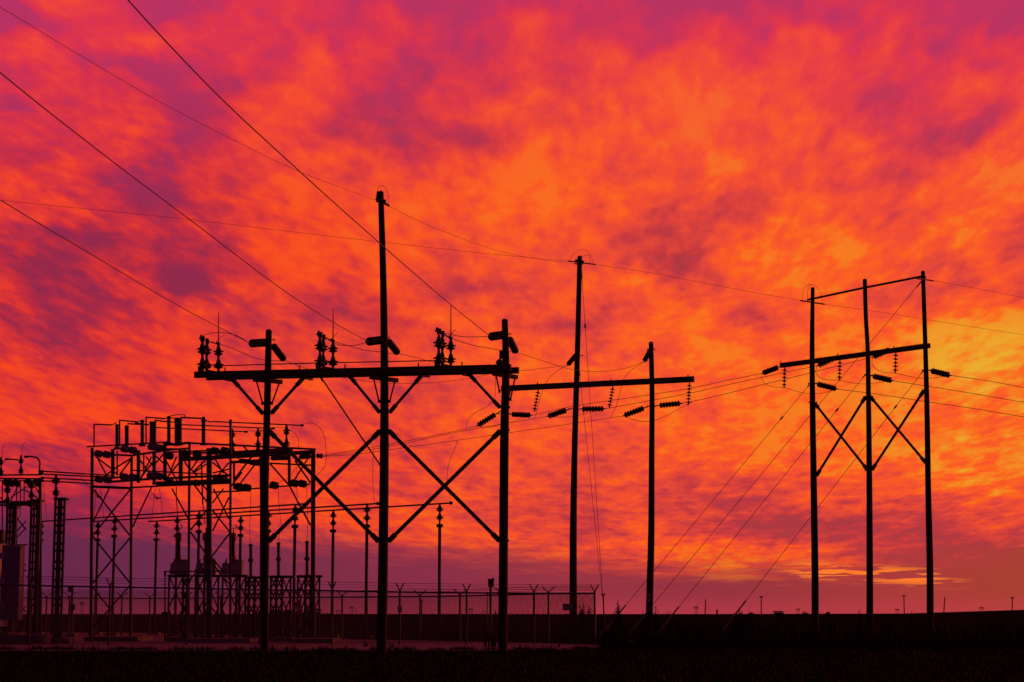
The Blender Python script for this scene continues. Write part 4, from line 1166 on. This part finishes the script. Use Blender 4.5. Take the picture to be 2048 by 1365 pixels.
m = MB().tube(spline([P(49, 915, RY), P(52, 914, RY), P(68, 914.5, RY), P(75, 917, RY), P(79, 923, RY), P(79.3, 935, RY), P(79, 950, RY)], 5), .05, 8); m.box(P(52, 914, RY), .2, .13, .13); m.box(P(82, 944.5, RY), .26, .2, .2)
tag(m.build('bent_pipe', 'steel', smooth=True), 'pipe bending down over the right end of the left rack', 'pipe')
m = MB().tube([P(8, 921, RY), P(14.5, 918.5, RY), P(36, 920, RY)], .045, 8); m.box(P(14, 918.8, RY), .2, .12, .12)
tag(m.build('straight_pipe', 'steel', smooth=True), 'short straight pipe between the two horned insulators', 'pipe')
TG = 'pipes running from the left rack to the gantry'
for i, (a, b) in enumerate((((84, 943), (222, 951.2)), ((80.5, 948.5), (279, 957.5)), ((85, 956), (235, 964)), ((84, 962), (188, 968)))):
    m = MB().tube([P(*a, 116), P(*b, 117.5)], .042, 8)
    m.box(P(*a, 116), .16, .12, .14)
    tag(m.build('bus_pipe', 'steel', smooth=True), ['topmost', 'second', 'third', 'lowest'][i] + ' of four pipes between the left rack and the gantry', 'bus pipe', TG)
for pts, lab in (([(86, 961, 116), (89.5, 1000), (93.5, 1041, 150)], 'straight drop wire beside the right column of the left rack'), ([(160, 953, 117), (169, 964), (180, 976), (188, 987, 118)], 'short diagonal wire left of the gantry column')):
    wire('jumper_wire', pts, .016, lab, 'jumper wire', 'drop wires on the left')
for (x1, x2, xb1, xb2, yt, yb, lab) in ((192.3, 201, 187.7, 208, 978, 1040, 'A-shaped pair of drop wires beside the left gantry column'), (310.5, 319, 303, 327, 978, 1042, 'A-shaped pair of drop wires under the left gantry beam')):
    m = MB(); 
    for xa, xb in ((x1, xb1), (x2, xb2)): m.tube([P(xa, yt, 119), P(xb, yb, 150)], .016, 5)
    yk = 997 if x1 > 250 else 994
    m.bar(P(x1 - 1.5, yk - 3, 128), P(x2 + 2, yk + .5, 128), .06); m.box(P(x1 + 4, yk, 128), .16, .12, .12)
    m.tube([P(x1 - 9, yt + 4, 119), P(x1 + 3, yk, 128)], .02, 5)
    tag(m.build('drop_wires', 'wire'), lab, 'drop wires', 'paired drop wires')
wire('jumper_wire', [(38, 1010, 116), (40, 1022), (39.5, 1032), (35, 1040), (33, 1052, 115)], .02, 'curled cable under the left rack', 'jumper wire', 'drop wires on the left')

# ---- transformer with cooling fins
XY = 109.
x = thing('transformer', PG(-40, XY + 1.5), 'transformer cut by the left edge, with a bank of vertical cooling fins', 'transformer')
m = MB()
z0, z1 = P(20, 1241, XY).z, P(20, 1091, XY).z
for i in range(12):
    q = P(3 + i * 3.15, 1160, XY)
    m.box((q.x, XY + .55, (z0 + z1) / 2), .045, 1.1, z1 - z0, bev=.01)
for z in (z0 + .08, z1 - .08): 
    a, b = P(2, 1160, XY), P(39, 1160, XY); m.box(((a.x + b.x) / 2, XY + .55, z), b.x - a.x + .04, .16, .12)
m.build('radiator', 'enamel', x)
a, b = P(-150, 1160, XY + 1.4), P(0, 1160, XY + 1.4)
MB().box(((a.x + b.x) / 2, XY + 2.2, (z0 + z1) / 2 - .1), b.x - a.x, 2.4, z1 - z0 + .5, bev=.08).build('tank', 'paint', x)
for y0, y1 in ((1106, 1118), (1156.5, 1169), (1205, 1217.5)):
    p, q = P(-6, y1, XY - .12), P(9, y0, XY - .12)
    MB().box(((p.x + q.x) / 2, XY - .16, (p.z + q.z) / 2), q.x - p.x, .2, q.z - p.z, bev=.02).build('lifting_bracket', 'enamel', x)
m = MB().box(((a.x + b.x) / 2 + .3, XY + 2, .35), b.x - a.x + .8, 2.6, .5, bev=.05); m.build('skid_base', 'concrete', x)
m = MB().lathe(P(-90, 1074, XY + 2), P(8, 1074, XY + 2), [(0, .36), (.02, .4), (.98, .4), (1, .36)], 18)
m.build('oil_conservator', 'steel', x, smooth=True)
footing(-120, 90, 1270.5, XY - .6, 'long concrete pad under the transformer at the left edge', 5.)

# ================================================================== fences
def fence_run(nodes, label, z_rail, arm, mesh_pitch, seed_posts, extra_ends=True):
    """nodes: [(px, Y, rail py)] left to right; posts at every node"""
    w = thing('chain_link_fence', PG(nodes[len(nodes) // 2][0], nodes[len(nodes) // 2][1]), label, 'fence')
    B = [PG(px, Y) for px, Y, _ in nodes]
    T = [P(px, py, Y).z for px, Y, py in nodes]
    S = [0.]
    for a, b in zip(B, B[1:]): S.append(S[-1] + (b - a).length)
    for (px, Y, py), b, zt in zip(nodes, B, T):
        if px not in seed_posts: continue
        m = MB().tube([(b.x, b.y, -.1), (b.x, b.y, zt + .06)], .055, 8)
        m.lathe((b.x, b.y, zt + .02), (b.x, b.y, zt + .13), [(0, .066), (.6, .066), (1, .03)], 8)
        pst = m.build('post', 'steel', w)
        d = Vector(arm); c = Vector((b.x, b.y, zt + .05))
        for s in (-1, 1):
            MB().bar(c, c + Vector((d.x * s, d.y * s, d.z)), .06, .045).build('barbed_wire_arm', 'steel', pst)
    # rail
    MB().tube([Vector((b.x, b.y, z)) for b, z in zip(B, T)], .044, 8).build('top_rail', 'steel', w)
    MB().tube([Vector((b.x, b.y, .08)) for b, z in zip(B, T)], .012, 5).build('bottom_wire', 'wire', w)
    for s in (-1, 1):
        for k in (.33, .66, .97):
            m = MB(); d = Vector(arm)
            pts = [Vector((b.x + d.x * s * k, b.y + d.y * s * k, z + .05 + d.z * k)) for b, z in zip(B, T)]
            m.tube(pts, .006, 4)
            for a, b in zip(pts, pts[1:]):
                n = int((b - a).length / .3)
                for i in range(n):
                    q = a.lerp(b, (i + .5) / n); m.bar(q - Vector((.02, 0, .022)), q + Vector((.02, 0, .022)), .006)
            m.build('barbed_wire', 'wire', w)
    # chain link mesh
    Ltot = S[-1]
    def at(u, z):
        u = min(max(u, 0), Ltot); i = max(k for k in range(len(S)) if S[k] <= u + 1e-9); i = min(i, len(S) - 2)
        t = (u - S[i]) / (S[i + 1] - S[i]); q = B[i].lerp(B[i + 1], t); return Vector((q.x, q.y, z))
    def top(u): return float(np.interp(u, S, T))
    m = MB(); hgt = 2.75; u = -hgt
    r = .0042
    while u < Ltot:
        for s in (1, -1):
            ua, ub = (u, u + hgt) if s > 0 else (u + hgt, u)
            za, zb = .08, .08 + hgt
            # clip to run ends and rail
            t0, t1 = 0., 1.
            if s > 0: t0 = max(0, (0 - ua) / hgt); t1 = min(1, (Ltot - ua) / hgt)
            else: t0 = max(0, (ua - Ltot) / hgt); t1 = min(1, ua / hgt)
            if t1 - t0 < .02: continue
            e = ua + (ub - ua) * t1; t1 = min(t1, (top(e) - .08) / hgt)
            if t1 - t0 < .02: continue
            p, q = at(ua + (ub - ua) * t0, za + hgt * t0), at(ua + (ub - ua) * t1, za + hgt * t1)
            o = Vector((0, s * .004, 0))
            mid = p.lerp(q, .5)
            m.tube([p + o, q + o], r, 3, caps=False)
        u += mesh_pitch
    m.build('chain_link_mesh', 'wire', w)
    return w


def yn(px): return float(np.interp(px, [-300, 57, 1190], [100.2, 101.6, 108.6]))
near_nodes = [(-290, yn(-290), 1166), (-110, yn(-110), 1168.5), (57, yn(57), 1171.5), (217, yn(217), 1174.8), (372, yn(372), 1177), (520, yn(520), 1180), (663, yn(663), 1182), (799, yn(799), 1184.5), (933, yn(933), 1186), (1068, yn(1068), 1187), (1190, yn(1190), 1187)]
fence_run(near_nodes, 'near chain-link fence topped with barbed wire, running along the front of the gravel yard', 2.8, (.21, -.12, .42), .062, [n[0] for n in near_nodes])
B0, B1 = PG(1190, 108.75), PG(91, 146.)
far_px = [1097, 1003, 919.7, 839.7, 761, 683.5, 600, 520, 440, 370, 298, 242, 188, 138, 91, 30, -60, -180]
nodes = []
for px in far_px[::-1]:
    # intersect the column with the straight back line
    best = min(range(-400, 1601), key=lambda i: abs(((B0.x + (B1.x - B0.x) * i / 1000) / ((B0.y + (B1.y - B0.y) * i / 1000) * CP - EYE * SP)) * F + 1024 - px))
    Y = B0.y + (B1.y - B0.y) * best / 1000
    ry = float(np.interp(px, [-180, 91, 300, 480, 683, 840, 920, 1097, 1190], [1196, 1196, 1197, 1196, 1194.5, 1193.5, 1192.5, 1187.8, 1187]))
    nodes.append((px, Y, ry))
nodes.append((1189, 108.9, 1187.5))
fence_run(nodes, 'farther chain-link fence topped with barbed wire, slanting back from the corner post', 2.7, (.36, .12, .34), .07, far_px)

# signs on the fence and in the yard
def danger_sign(x0, x1, y0, ym, y1, Y, label):
    w = thing('warning_sign', P((x0 + x1) / 2, y1, Y), label, 'sign')
    a, b, c = P(x0, y0, Y), P(x1, ym, Y), P(x0, y1, Y)
    sb = MB().box(((a.x + b.x) / 2, Y, (a.z + c.z) / 2), b.x - a.x, .012, a.z - c.z).build('sign_board', 'white', w)
    MB().box(((a.x + b.x) / 2, Y - .010, (a.z + b.z) / 2), (b.x - a.x) * .97, .01, (a.z - b.z) * .94).build('red_panel', 'redpaint', sb)
    m = MB(); H = b.z - c.z; Wd = b.x - a.x
    for row, segs in ((.68, ((.1, .36), (.42, .62), (.70, .9))), (.34, ((.16, .5), (.56, .86)))):
        for s0, s1 in segs: m.box((a.x + Wd * (s0 + s1) / 2, Y - .010, c.z + H * row), Wd * (s1 - s0), .008, H * .17)
    m.build('lettering', 'dark', sb)


danger_sign(587, 602, 1205, 1212.2, 1219, yn(594) - .06, 'red and white warning sign on the near fence, right of the nearest left pole')
danger_sign(1125.5, 1139, 1208, 1215, 1221.5, yn(1131) - .06, 'red and white warning sign on the near fence beside the tall pole behind')
a, b = P(1138.5, 1220.5, 118.), P(1148.5, 1208, 118.)
tag(MB().box(((a.x + b.x) / 2, 120.68, (a.z + b.z) / 2 - .0), (b.x - a.x), .02, (b.z - a.z)).build('blank_plate', 'pale'), 'plain pale plate fixed on the tall middle pole, beside the warning sign', 'sign')
a, b = P(795, 1224.5, yn(799)), P(804.5, 1213.5, yn(799))
tag(MB().box(((a.x + b.x) / 2, yn(799) - .08, (a.z + b.z) / 2), b.x - a.x, .05, b.z - a.z, bev=.008).build('fence_plate', 'pale'), 'small square plate on the fence post right of the tall nearest pole', 'sign')

# floodlights
for (bx0, bx1, by0, by1, px, Y, lab, extra) in ((136, 148.5, 1173, 1184.5, 142, 140., 'short floodlight post in the yard, left of the cross-braced tower', (146, 1215, 9)), (975.5, 988.5, 1158, 1175, 981, 127., 'short floodlight post in the yard, just left of the nearest right pole', (974.6, 1263, 9))):
    w = thing('floodlight_post', PG(px, Y), lab, 'floodlight', 'floodlight posts in the yard')
    b = PG(px, Y); tz = P(px, by1 - 1, Y).z
    MB().tube([(b.x, b.y, 0), (b.x, b.y, tz)], .075, 10).build('post', 'steel', w)
    p, q = P(bx0, by1, Y), P(bx1, by0, Y)
    m = MB(); wx, hz = q.x - p.x, q.z - p.z; cx, cz = (p.x + q.x) / 2, (p.z + q.z) / 2
    m.add([(cx + sx * wx / 2 * (1 if sz > 0 else .82), Y + sy * .16 - .05 * sz, cz + sz * hz / 2) for sz in (-1, 1) for sx, sy in ((-1, -1), (1, -1), (1, 1), (-1, 1))], [(3, 2, 1, 0), (4, 5, 6, 7), (0, 1, 5, 4), (1, 2, 6, 5), (2, 3, 7, 6), (3, 0, 4, 7)])
    m.box((cx + wx * .32, Y, cz + hz * .5 + .03), .12, .2, .08)
    m.build('lamp_head', 'plastic', w)
    ex, ey, ew = extra; e = P(ex, ey, Y - .2)
    m = MB().box(e, ew * Y / F, .2, ew * 1.2 * Y / F, bev=.02); m.tube([e, (e.x, e.y + .1, .0)], .03, 6); m.bar(e, (b.x, b.y, e.z), .05); m.build('junction_box', 'plastic', w)
    MB().box((b.x, b.y, .08), .75, .75, .3, bev=.04).build('footing', 'concrete', w)
b = PG(974.6, 126.); m = MB().tube([b, (b.x, b.y, P(974.6, 1188, 126.).z)], .03, 6); m.box((b.x, b.y, P(974, 1189.5, 126.).z), .16, .12, .16)
tag(m.build('sensor_post', 'steel', loc=b), 'thin short post with a knob beside the right floodlight', 'post')
b = PG(136, 141.); m = MB().tube([b, (b.x, b.y, P(136, 1192, 141.).z)], .03, 6); m.box((b.x, b.y, P(136, 1195, 141.).z), .14, .12, .14)
tag(m.build('sensor_post', 'steel', loc=b), 'thin short post with a knob beside the left floodlight', 'post')
# ================================================================== far side of the field
DG = 'far utility poles on the horizon'
for px, yt, Y, arm, w_, lean, lab in ((843.5, 1200, 420, 1, 2.2, 0, 'thin far utility pole seen through the fence right of the tall nearest pole'),
                                (1208.5, 1188.5, 300, 1, 2.8, 2, 'far utility pole with small crossarm at the foot of the guy wires'),
                                (1409.5, 1199, 420, 0, 2.4, -2, 'bare leaning far pole without crossarm, left of the slanting guy sleeve'),
                                (1522.5, 1193, 380, 1, 2.2, 0, 'far utility pole with crossarm left of the roofed hut'),
                                (1808.8, 1191.5, 380, 1, 2.2, 1, 'far utility pole with crossarm between the two right poles of the right structure'),
                                (1887.5, 1194, 420, 0, 2.2, -2, 'bare far pole just right of the rightmost tall pole'),
                                (2024.5, 1195, 380, 1, 2.2, 0, 'far utility pole with crossarm at the right edge'),
                                (712, 1218, 900, 0, 1.2, 0, 'tiny bare far pole seen through the fence left of the tall nearest pole')):
    t = thing('utility_pole', PG(px, Y), lab, 'power pole', DG)
    b = PG(px, Y); p = P(px - lean, yt, Y)
    MB().tube([(b.x, b.y, b.z - .3), p], [R(w_ * 1.1, Y), R(w_ * .85, Y)], 8).build('pole', 'wood', t)
    if arm:
        m = MB().bar(P(px - lean - 3.2 * 400 / Y, yt + 1.6, Y), P(px - lean + 3.2 * 400 / Y, yt + 1.6, Y), .12, .13)
        for k in (-2.9, -1.5, 1.8, 3): q = P(px - lean + k * 400 / Y, yt + 1.6, Y); m.tube([q, q + Vector((0, 0, .2))], .05, 6)
        m.build('crossarm', 'timber', t)
HG = 'far H-frame pylons on the horizon'
for px, yt, sp, Y, lab in ((676, 1220.5, 5, 1500, 'far H-frame pylon behind the yard, leftmost and lowest'), (703.5, 1213.5, 4, 1100, 'far H-frame pylon behind the yard, left of the tall nearest pole'), (1392, 1213.5, 4.2, 1000, 'far H-frame pylon left of the bare leaning pole'),
                           (1596, 1217.5, 4.4, 1300, 'far H-frame pylon right of the roofed hut'), (1794.5, 1218.5, 4.2, 1300, 'far H-frame pylon left of the far pole between the right poles'), (1963, 1214.5, 4.4, 1100, 'far H-frame pylon at the right, beyond the rightmost tall pole'), (941.5, 1217.5, 4.4, 1200, 'far H-frame pylon behind the fence near the right floodlight'), (164, 1205, 4, 900, 'far H-frame pylon seen between the laced column and the left tower')):
    t = thing('h_frame_pylon', PG(px, Y), lab, 'pylon', HG)
    for s in (-.5, .5):
        b = PG(px + s * sp, Y); MB().tube([b, P(px + s * sp, yt - .8, Y)], R(.9, Y), 6).build('leg', 'wood', t)
    m = MB().bar(P(px - sp * .95, yt + 1.2, Y), P(px + sp * .95, yt + 1.2, Y), .3, .35)
    for s in (-.9, 0, .9): q = P(px + s * sp, yt + 1.2, Y); m.tube([q, q - Vector((0, 0, .9))], .15, 5)
    m.build('crossarm', 'wood', t)
b = PG(1434, 260); q = P(1434, 1221, 260)
m = MB().tube([(b.x, b.y, -.2), q], R(3.4, 260), 10); m.lathe(q, q + Vector((0, 0, .12)), [(0, .11), (.5, .1), (1, .05)], 10)
tag(m.build('marker_post', 'wood', loc=b), 'short stubby post on the horizon left of the grass tuft', 'post')
# roofed hut
HY = 420.
t = thing('open_shed', PG(1572.5, HY), 'small shed with a wide flat overhanging roof on the horizon', 'shed')
a, b = P(1551.5, 1229, HY), P(1567.5 + 0, 1229, HY)
gz = PG(1560, HY).z
x0, x1 = P(1552, 1229, HY).x, P(1568, 1229, HY).x
x0, x1 = P(1564.3 - 12.5, 1229, HY).x, P(1564.3 + 3.5, 1229, HY).x
MB().box(((x0 + x1) / 2, HY + 2, gz + (P(1560, 1225, HY).z - gz) / 2), x1 - x0, 3, P(1560, 1225, HY).z - gz).build('wall', 'wood', t)
m = MB(); z = P(1560, 1224.6, HY).z; zz = P(1560, 1222.2, HY).z
r0, r1 = P(1548, 1224, HY).x, P(1571, 1224, HY).x
q0, q1 = P(1552, 1222, HY).x, P(1565, 1222, HY).x
m.add([(r0, HY - 1, z), (r1, HY - 1, z), (r1, HY + 5, z), (r0, HY + 5, z), (q0, HY + 1, zz), (q1, HY + 1, zz), (q1, HY + 3, zz), (q0, HY + 3, zz)], [(3, 2, 1, 0), (4, 5, 6, 7), (0, 1, 5, 4), (1, 2, 6, 5), (2, 3, 7, 6), (3, 0, 4, 7)])
m.build('roof', 'steel', t)


def leaf_tree(px, Y, wpx, ytop, label, group, name='bush', trunk=True, flat=1.):
    b = PG(px, Y); top = P(px, ytop, Y).z; h = max(top - b.z, .6); w = wpx * Y / F / 2
    t = thing(name, b, label, 'tree' if trunk else 'bush', group)
    if trunk:
        m = MB().tube([(b.x, b.y, b.z - .2), (b.x + .05 * h, b.y, b.z + h * .35), (b.x, b.y, b.z + h * .7)], [.05 * h, .035 * h, .012 * h], 7)
        for k in range(4):
            an = k * 1.7; m.tube([(b.x, b.y, b.z + h * (.3 + .08 * k)), (b.x + math.cos(an) * w * .6, b.y + math.sin(an) * w * .6, b.z + h * (.55 + .07 * k))], [.02 * h, .008 * h], 5)
        m.build('trunk', 'bark', t)
    m = MB()
    cl = [(random.uniform(-.62, .62) * w, random.uniform(-.5, .5) * w, h * random.uniform(.3, .8), random.uniform(.28, .48)) for _ in range(9)]
    for cx, cy, cz, cr in cl:
        for _ in range(55):
            d = Vector((random.gauss(0, 1), random.gauss(0, 1), random.gauss(0, 1))).normalized() * random.uniform(.55, 1.05)
            zz = max(.02 * h, min(h, cz + d.z * cr * h * .55))
            c = Vector((b.x + cx + d.x * cr * w, b.y + cy + d.y * cr * w, b.z + zz))
            s = max(.06 * h, .04 * w) * random.uniform(.7, 1.5)
            u = Vector((random.gauss(0, 1), random.gauss(0, 1), random.gauss(0, 1))).normalized() * s
            v = u.cross(Vector((random.gauss(0, 1), random.gauss(0, 1), random.gauss(0, 1)))).normalized() * s * .6
            m.add([c - u, c + v, c + u, c - v], [(0, 1, 2, 3)])
    m.build('crown', 'leaf', t)
    return t


TGp = 'trees of the far row behind the substation'
for i, (px, w_, yt) in enumerate(((490, 24, 1225.5), (512, 22, 1224), (541, 24, 1219.5), (560, 22, 1221), (574, 26, 1216.5), (591, 24, 1218), (610, 26, 1217.5), (631, 30, 1215), (652, 26, 1225))):
    leaf_tree(px, 620 + 15 * i, w_, yt, ['low leafless-edged tree behind the slim insulator stand', 'rounded tree just left of the nearest left pole', 'tree peeking right of the nearest left pole', 'tree below the second slim insulator', 'tall rounded tree left of the warning sign', 'tree right behind the warning sign', 'tree between the warning sign and the gantry column', 'tallest tree behind the right gantry column', 'lowest tree at the right end of the row'][i] + ' in the far row', TGp, 'tree')
BGp = 'far bushes on the horizon'
for px, w_, yt, Y, lab in ((1502, 16, 1224.2, 420, 'rounded bush on the horizon just right of the slanting guy sleeve'), (1609, 20, 1223, 430, 'wide bush on the horizon left of the first right pole'), (1657, 16, 1223.5, 430, 'bush on the horizon right of the first right pole'), (863, 10, 1226, 430, 'small bush seen through the fence beside the thin far pole'), (944, 18, 1227, 430, 'low wide bush seen through the fence left of the right floodlight'), (684, 9, 1227, 430, 'low bush behind a fence post, left of the tall nearest pole')):
    leaf_tree(px, Y, w_, yt, lab, BGp, 'bush', False)


# tall weed clumps that break the skyline
def weed_clump(px, Y, wpx, ytop, n, label, name='weed_clump', lean=.25, feather=True):
    b = PG(px, Y); h = P(px, ytop, Y).z; w = wpx * Y / F / 2
    m = MB()
    for k in range(int(n * (1.5 if Y > 100 else .45))):
        t = random.uniform(-1, 1); hh = h * random.choice((random.uniform(.3, .8), random.uniform(.7, 1.))) * (1 - .3 * abs(t))
        x, y = b.x + t * w * .75, Y + random.uniform(-.5, .5)
        lx = t * w * random.uniform(-.1, .4); ly = random.uniform(-.2, .2)
        pts = [Vector((x, y, 0)), Vector((x + lx * .4, y + ly * .4, hh * .6)), Vector((x + lx, y + ly, hh))]
        m.tube(pts, [.022, .017, .008], 4)
        if feather:
            for j in range(14):
                q = pts[1].lerp(pts[2], random.uniform(-.6, 1)); s = h * random.uniform(.04, .10)
                d = Vector((random.uniform(-1, 1), random.uniform(-.6, .6), random.uniform(.5, 1.6))).normalized() * s
                e = d.cross(Vector((0, 1, .2))).normalized() * .006 * h
                m.add([q - e, q + e, q + d], [(0, 1, 2)])
    tag(m.build(name, 'weed', loc=b), label, 'weeds', 'tall weed clumps against the skyline')


for args in ((1237, 104, 22, 1203, 26, 'tall spiky weed clump at the lowest sleeve left of the shorter middle pole'), (1288, 105, 12, 1212, 16, 'narrow weed clump just left of the shorter middle pole'), (1313, 105, 24, 1210, 24, 'feathery weed clump just right of the shorter middle pole'),
             (1340, 106, 12, 1216, 14, 'small spiky weed clump left of the third guy sleeve'), (1358, 106, 9, 1222, 9, 'tiny weed clump behind the third guy sleeve'), (1480, 103, 34, 1212, 60, 'bushy grass tuft at the rightmost guy sleeve'), (1164, 121, 16, 1196, 22, 'tall airy weed right of the tall middle pole, behind the fence'), (1178, 121, 14, 1205, 18, 'leafy weed inside the fence corner'),
             (967, 124, 12, 1214, 12, 'leaning weed left of the right floodlight behind the fence'), (991, 124, 12, 1217, 10, 'thin weed between the floodlight and nearest right pole'), (1029, 122, 16, 1217, 9, 'sparse weed just right of the nearest right pole'), (1132, 122, 12, 1221, 12, 'short weed below the warning sign by the tall pole'), (1720.5, 108, 8, 1215, 14, 'single upright weed left of the middle pole of the right structure'),
             (1768, 108, 6, 1214, 4, 'thin weed stalk right of the middle pole of the right structure'), (1820, 107, 14, 1211, 5, 'sparse curved weed stalks between the two right poles'), (1848, 107, 6, 1219, 5, 'weed stalk touching the rightmost tall pole'), (980, 99.5, 30, 1268, 50, 'dark leafy weed at the foot of the nearest right pole'), (730, 99.5, 12, 1278, 18, 'small dark weed in the gravel left of the tall nearest pole'), (1118, 99, 8, 1282, 14, 'tiny dark weed in the gravel near the fence corner'),
             (782, 95, 14, 1279, 18, 'thin weed just right of the tall nearest pole foot')):
    weed_clump(*args)

# scraps lying in the weeds
for px, py, wpx, lab in ((1262, 1283.5, 11, 'crumpled pale scrap lying in the weeds near the guy anchors'), (1545, 1281, 30, 'flattened pale scrap in the weeds, left one of a pair'), (1598, 1282.5, 34, 'flattened pale scrap in the weeds, right one of a pair')):
    Y = 98.; c = P(px, py, Y); m = MB(); w = wpx * Y / F
    nx, ny = 9, 5
    for j in range(ny):
        for i in range(nx):
            m.v.append(Vector((c.x + (i / (nx - 1) - .5) * w, c.y + (j / (ny - 1) - .5) * .5, max(.02, c.z - .08 + random.uniform(0, .16)))))
    for j in range(ny - 1):
        for i in range(nx - 1): m.f.append((j * nx + i, j * nx + i + 1, (j + 1) * nx + i + 1, (j + 1) * nx + i))
    o = m.build('plastic_scrap', 'plastic'); md = o.modifiers.new('thickness', 'SOLIDIFY'); md.thickness = .006
    tag(o, lab, 'litter')
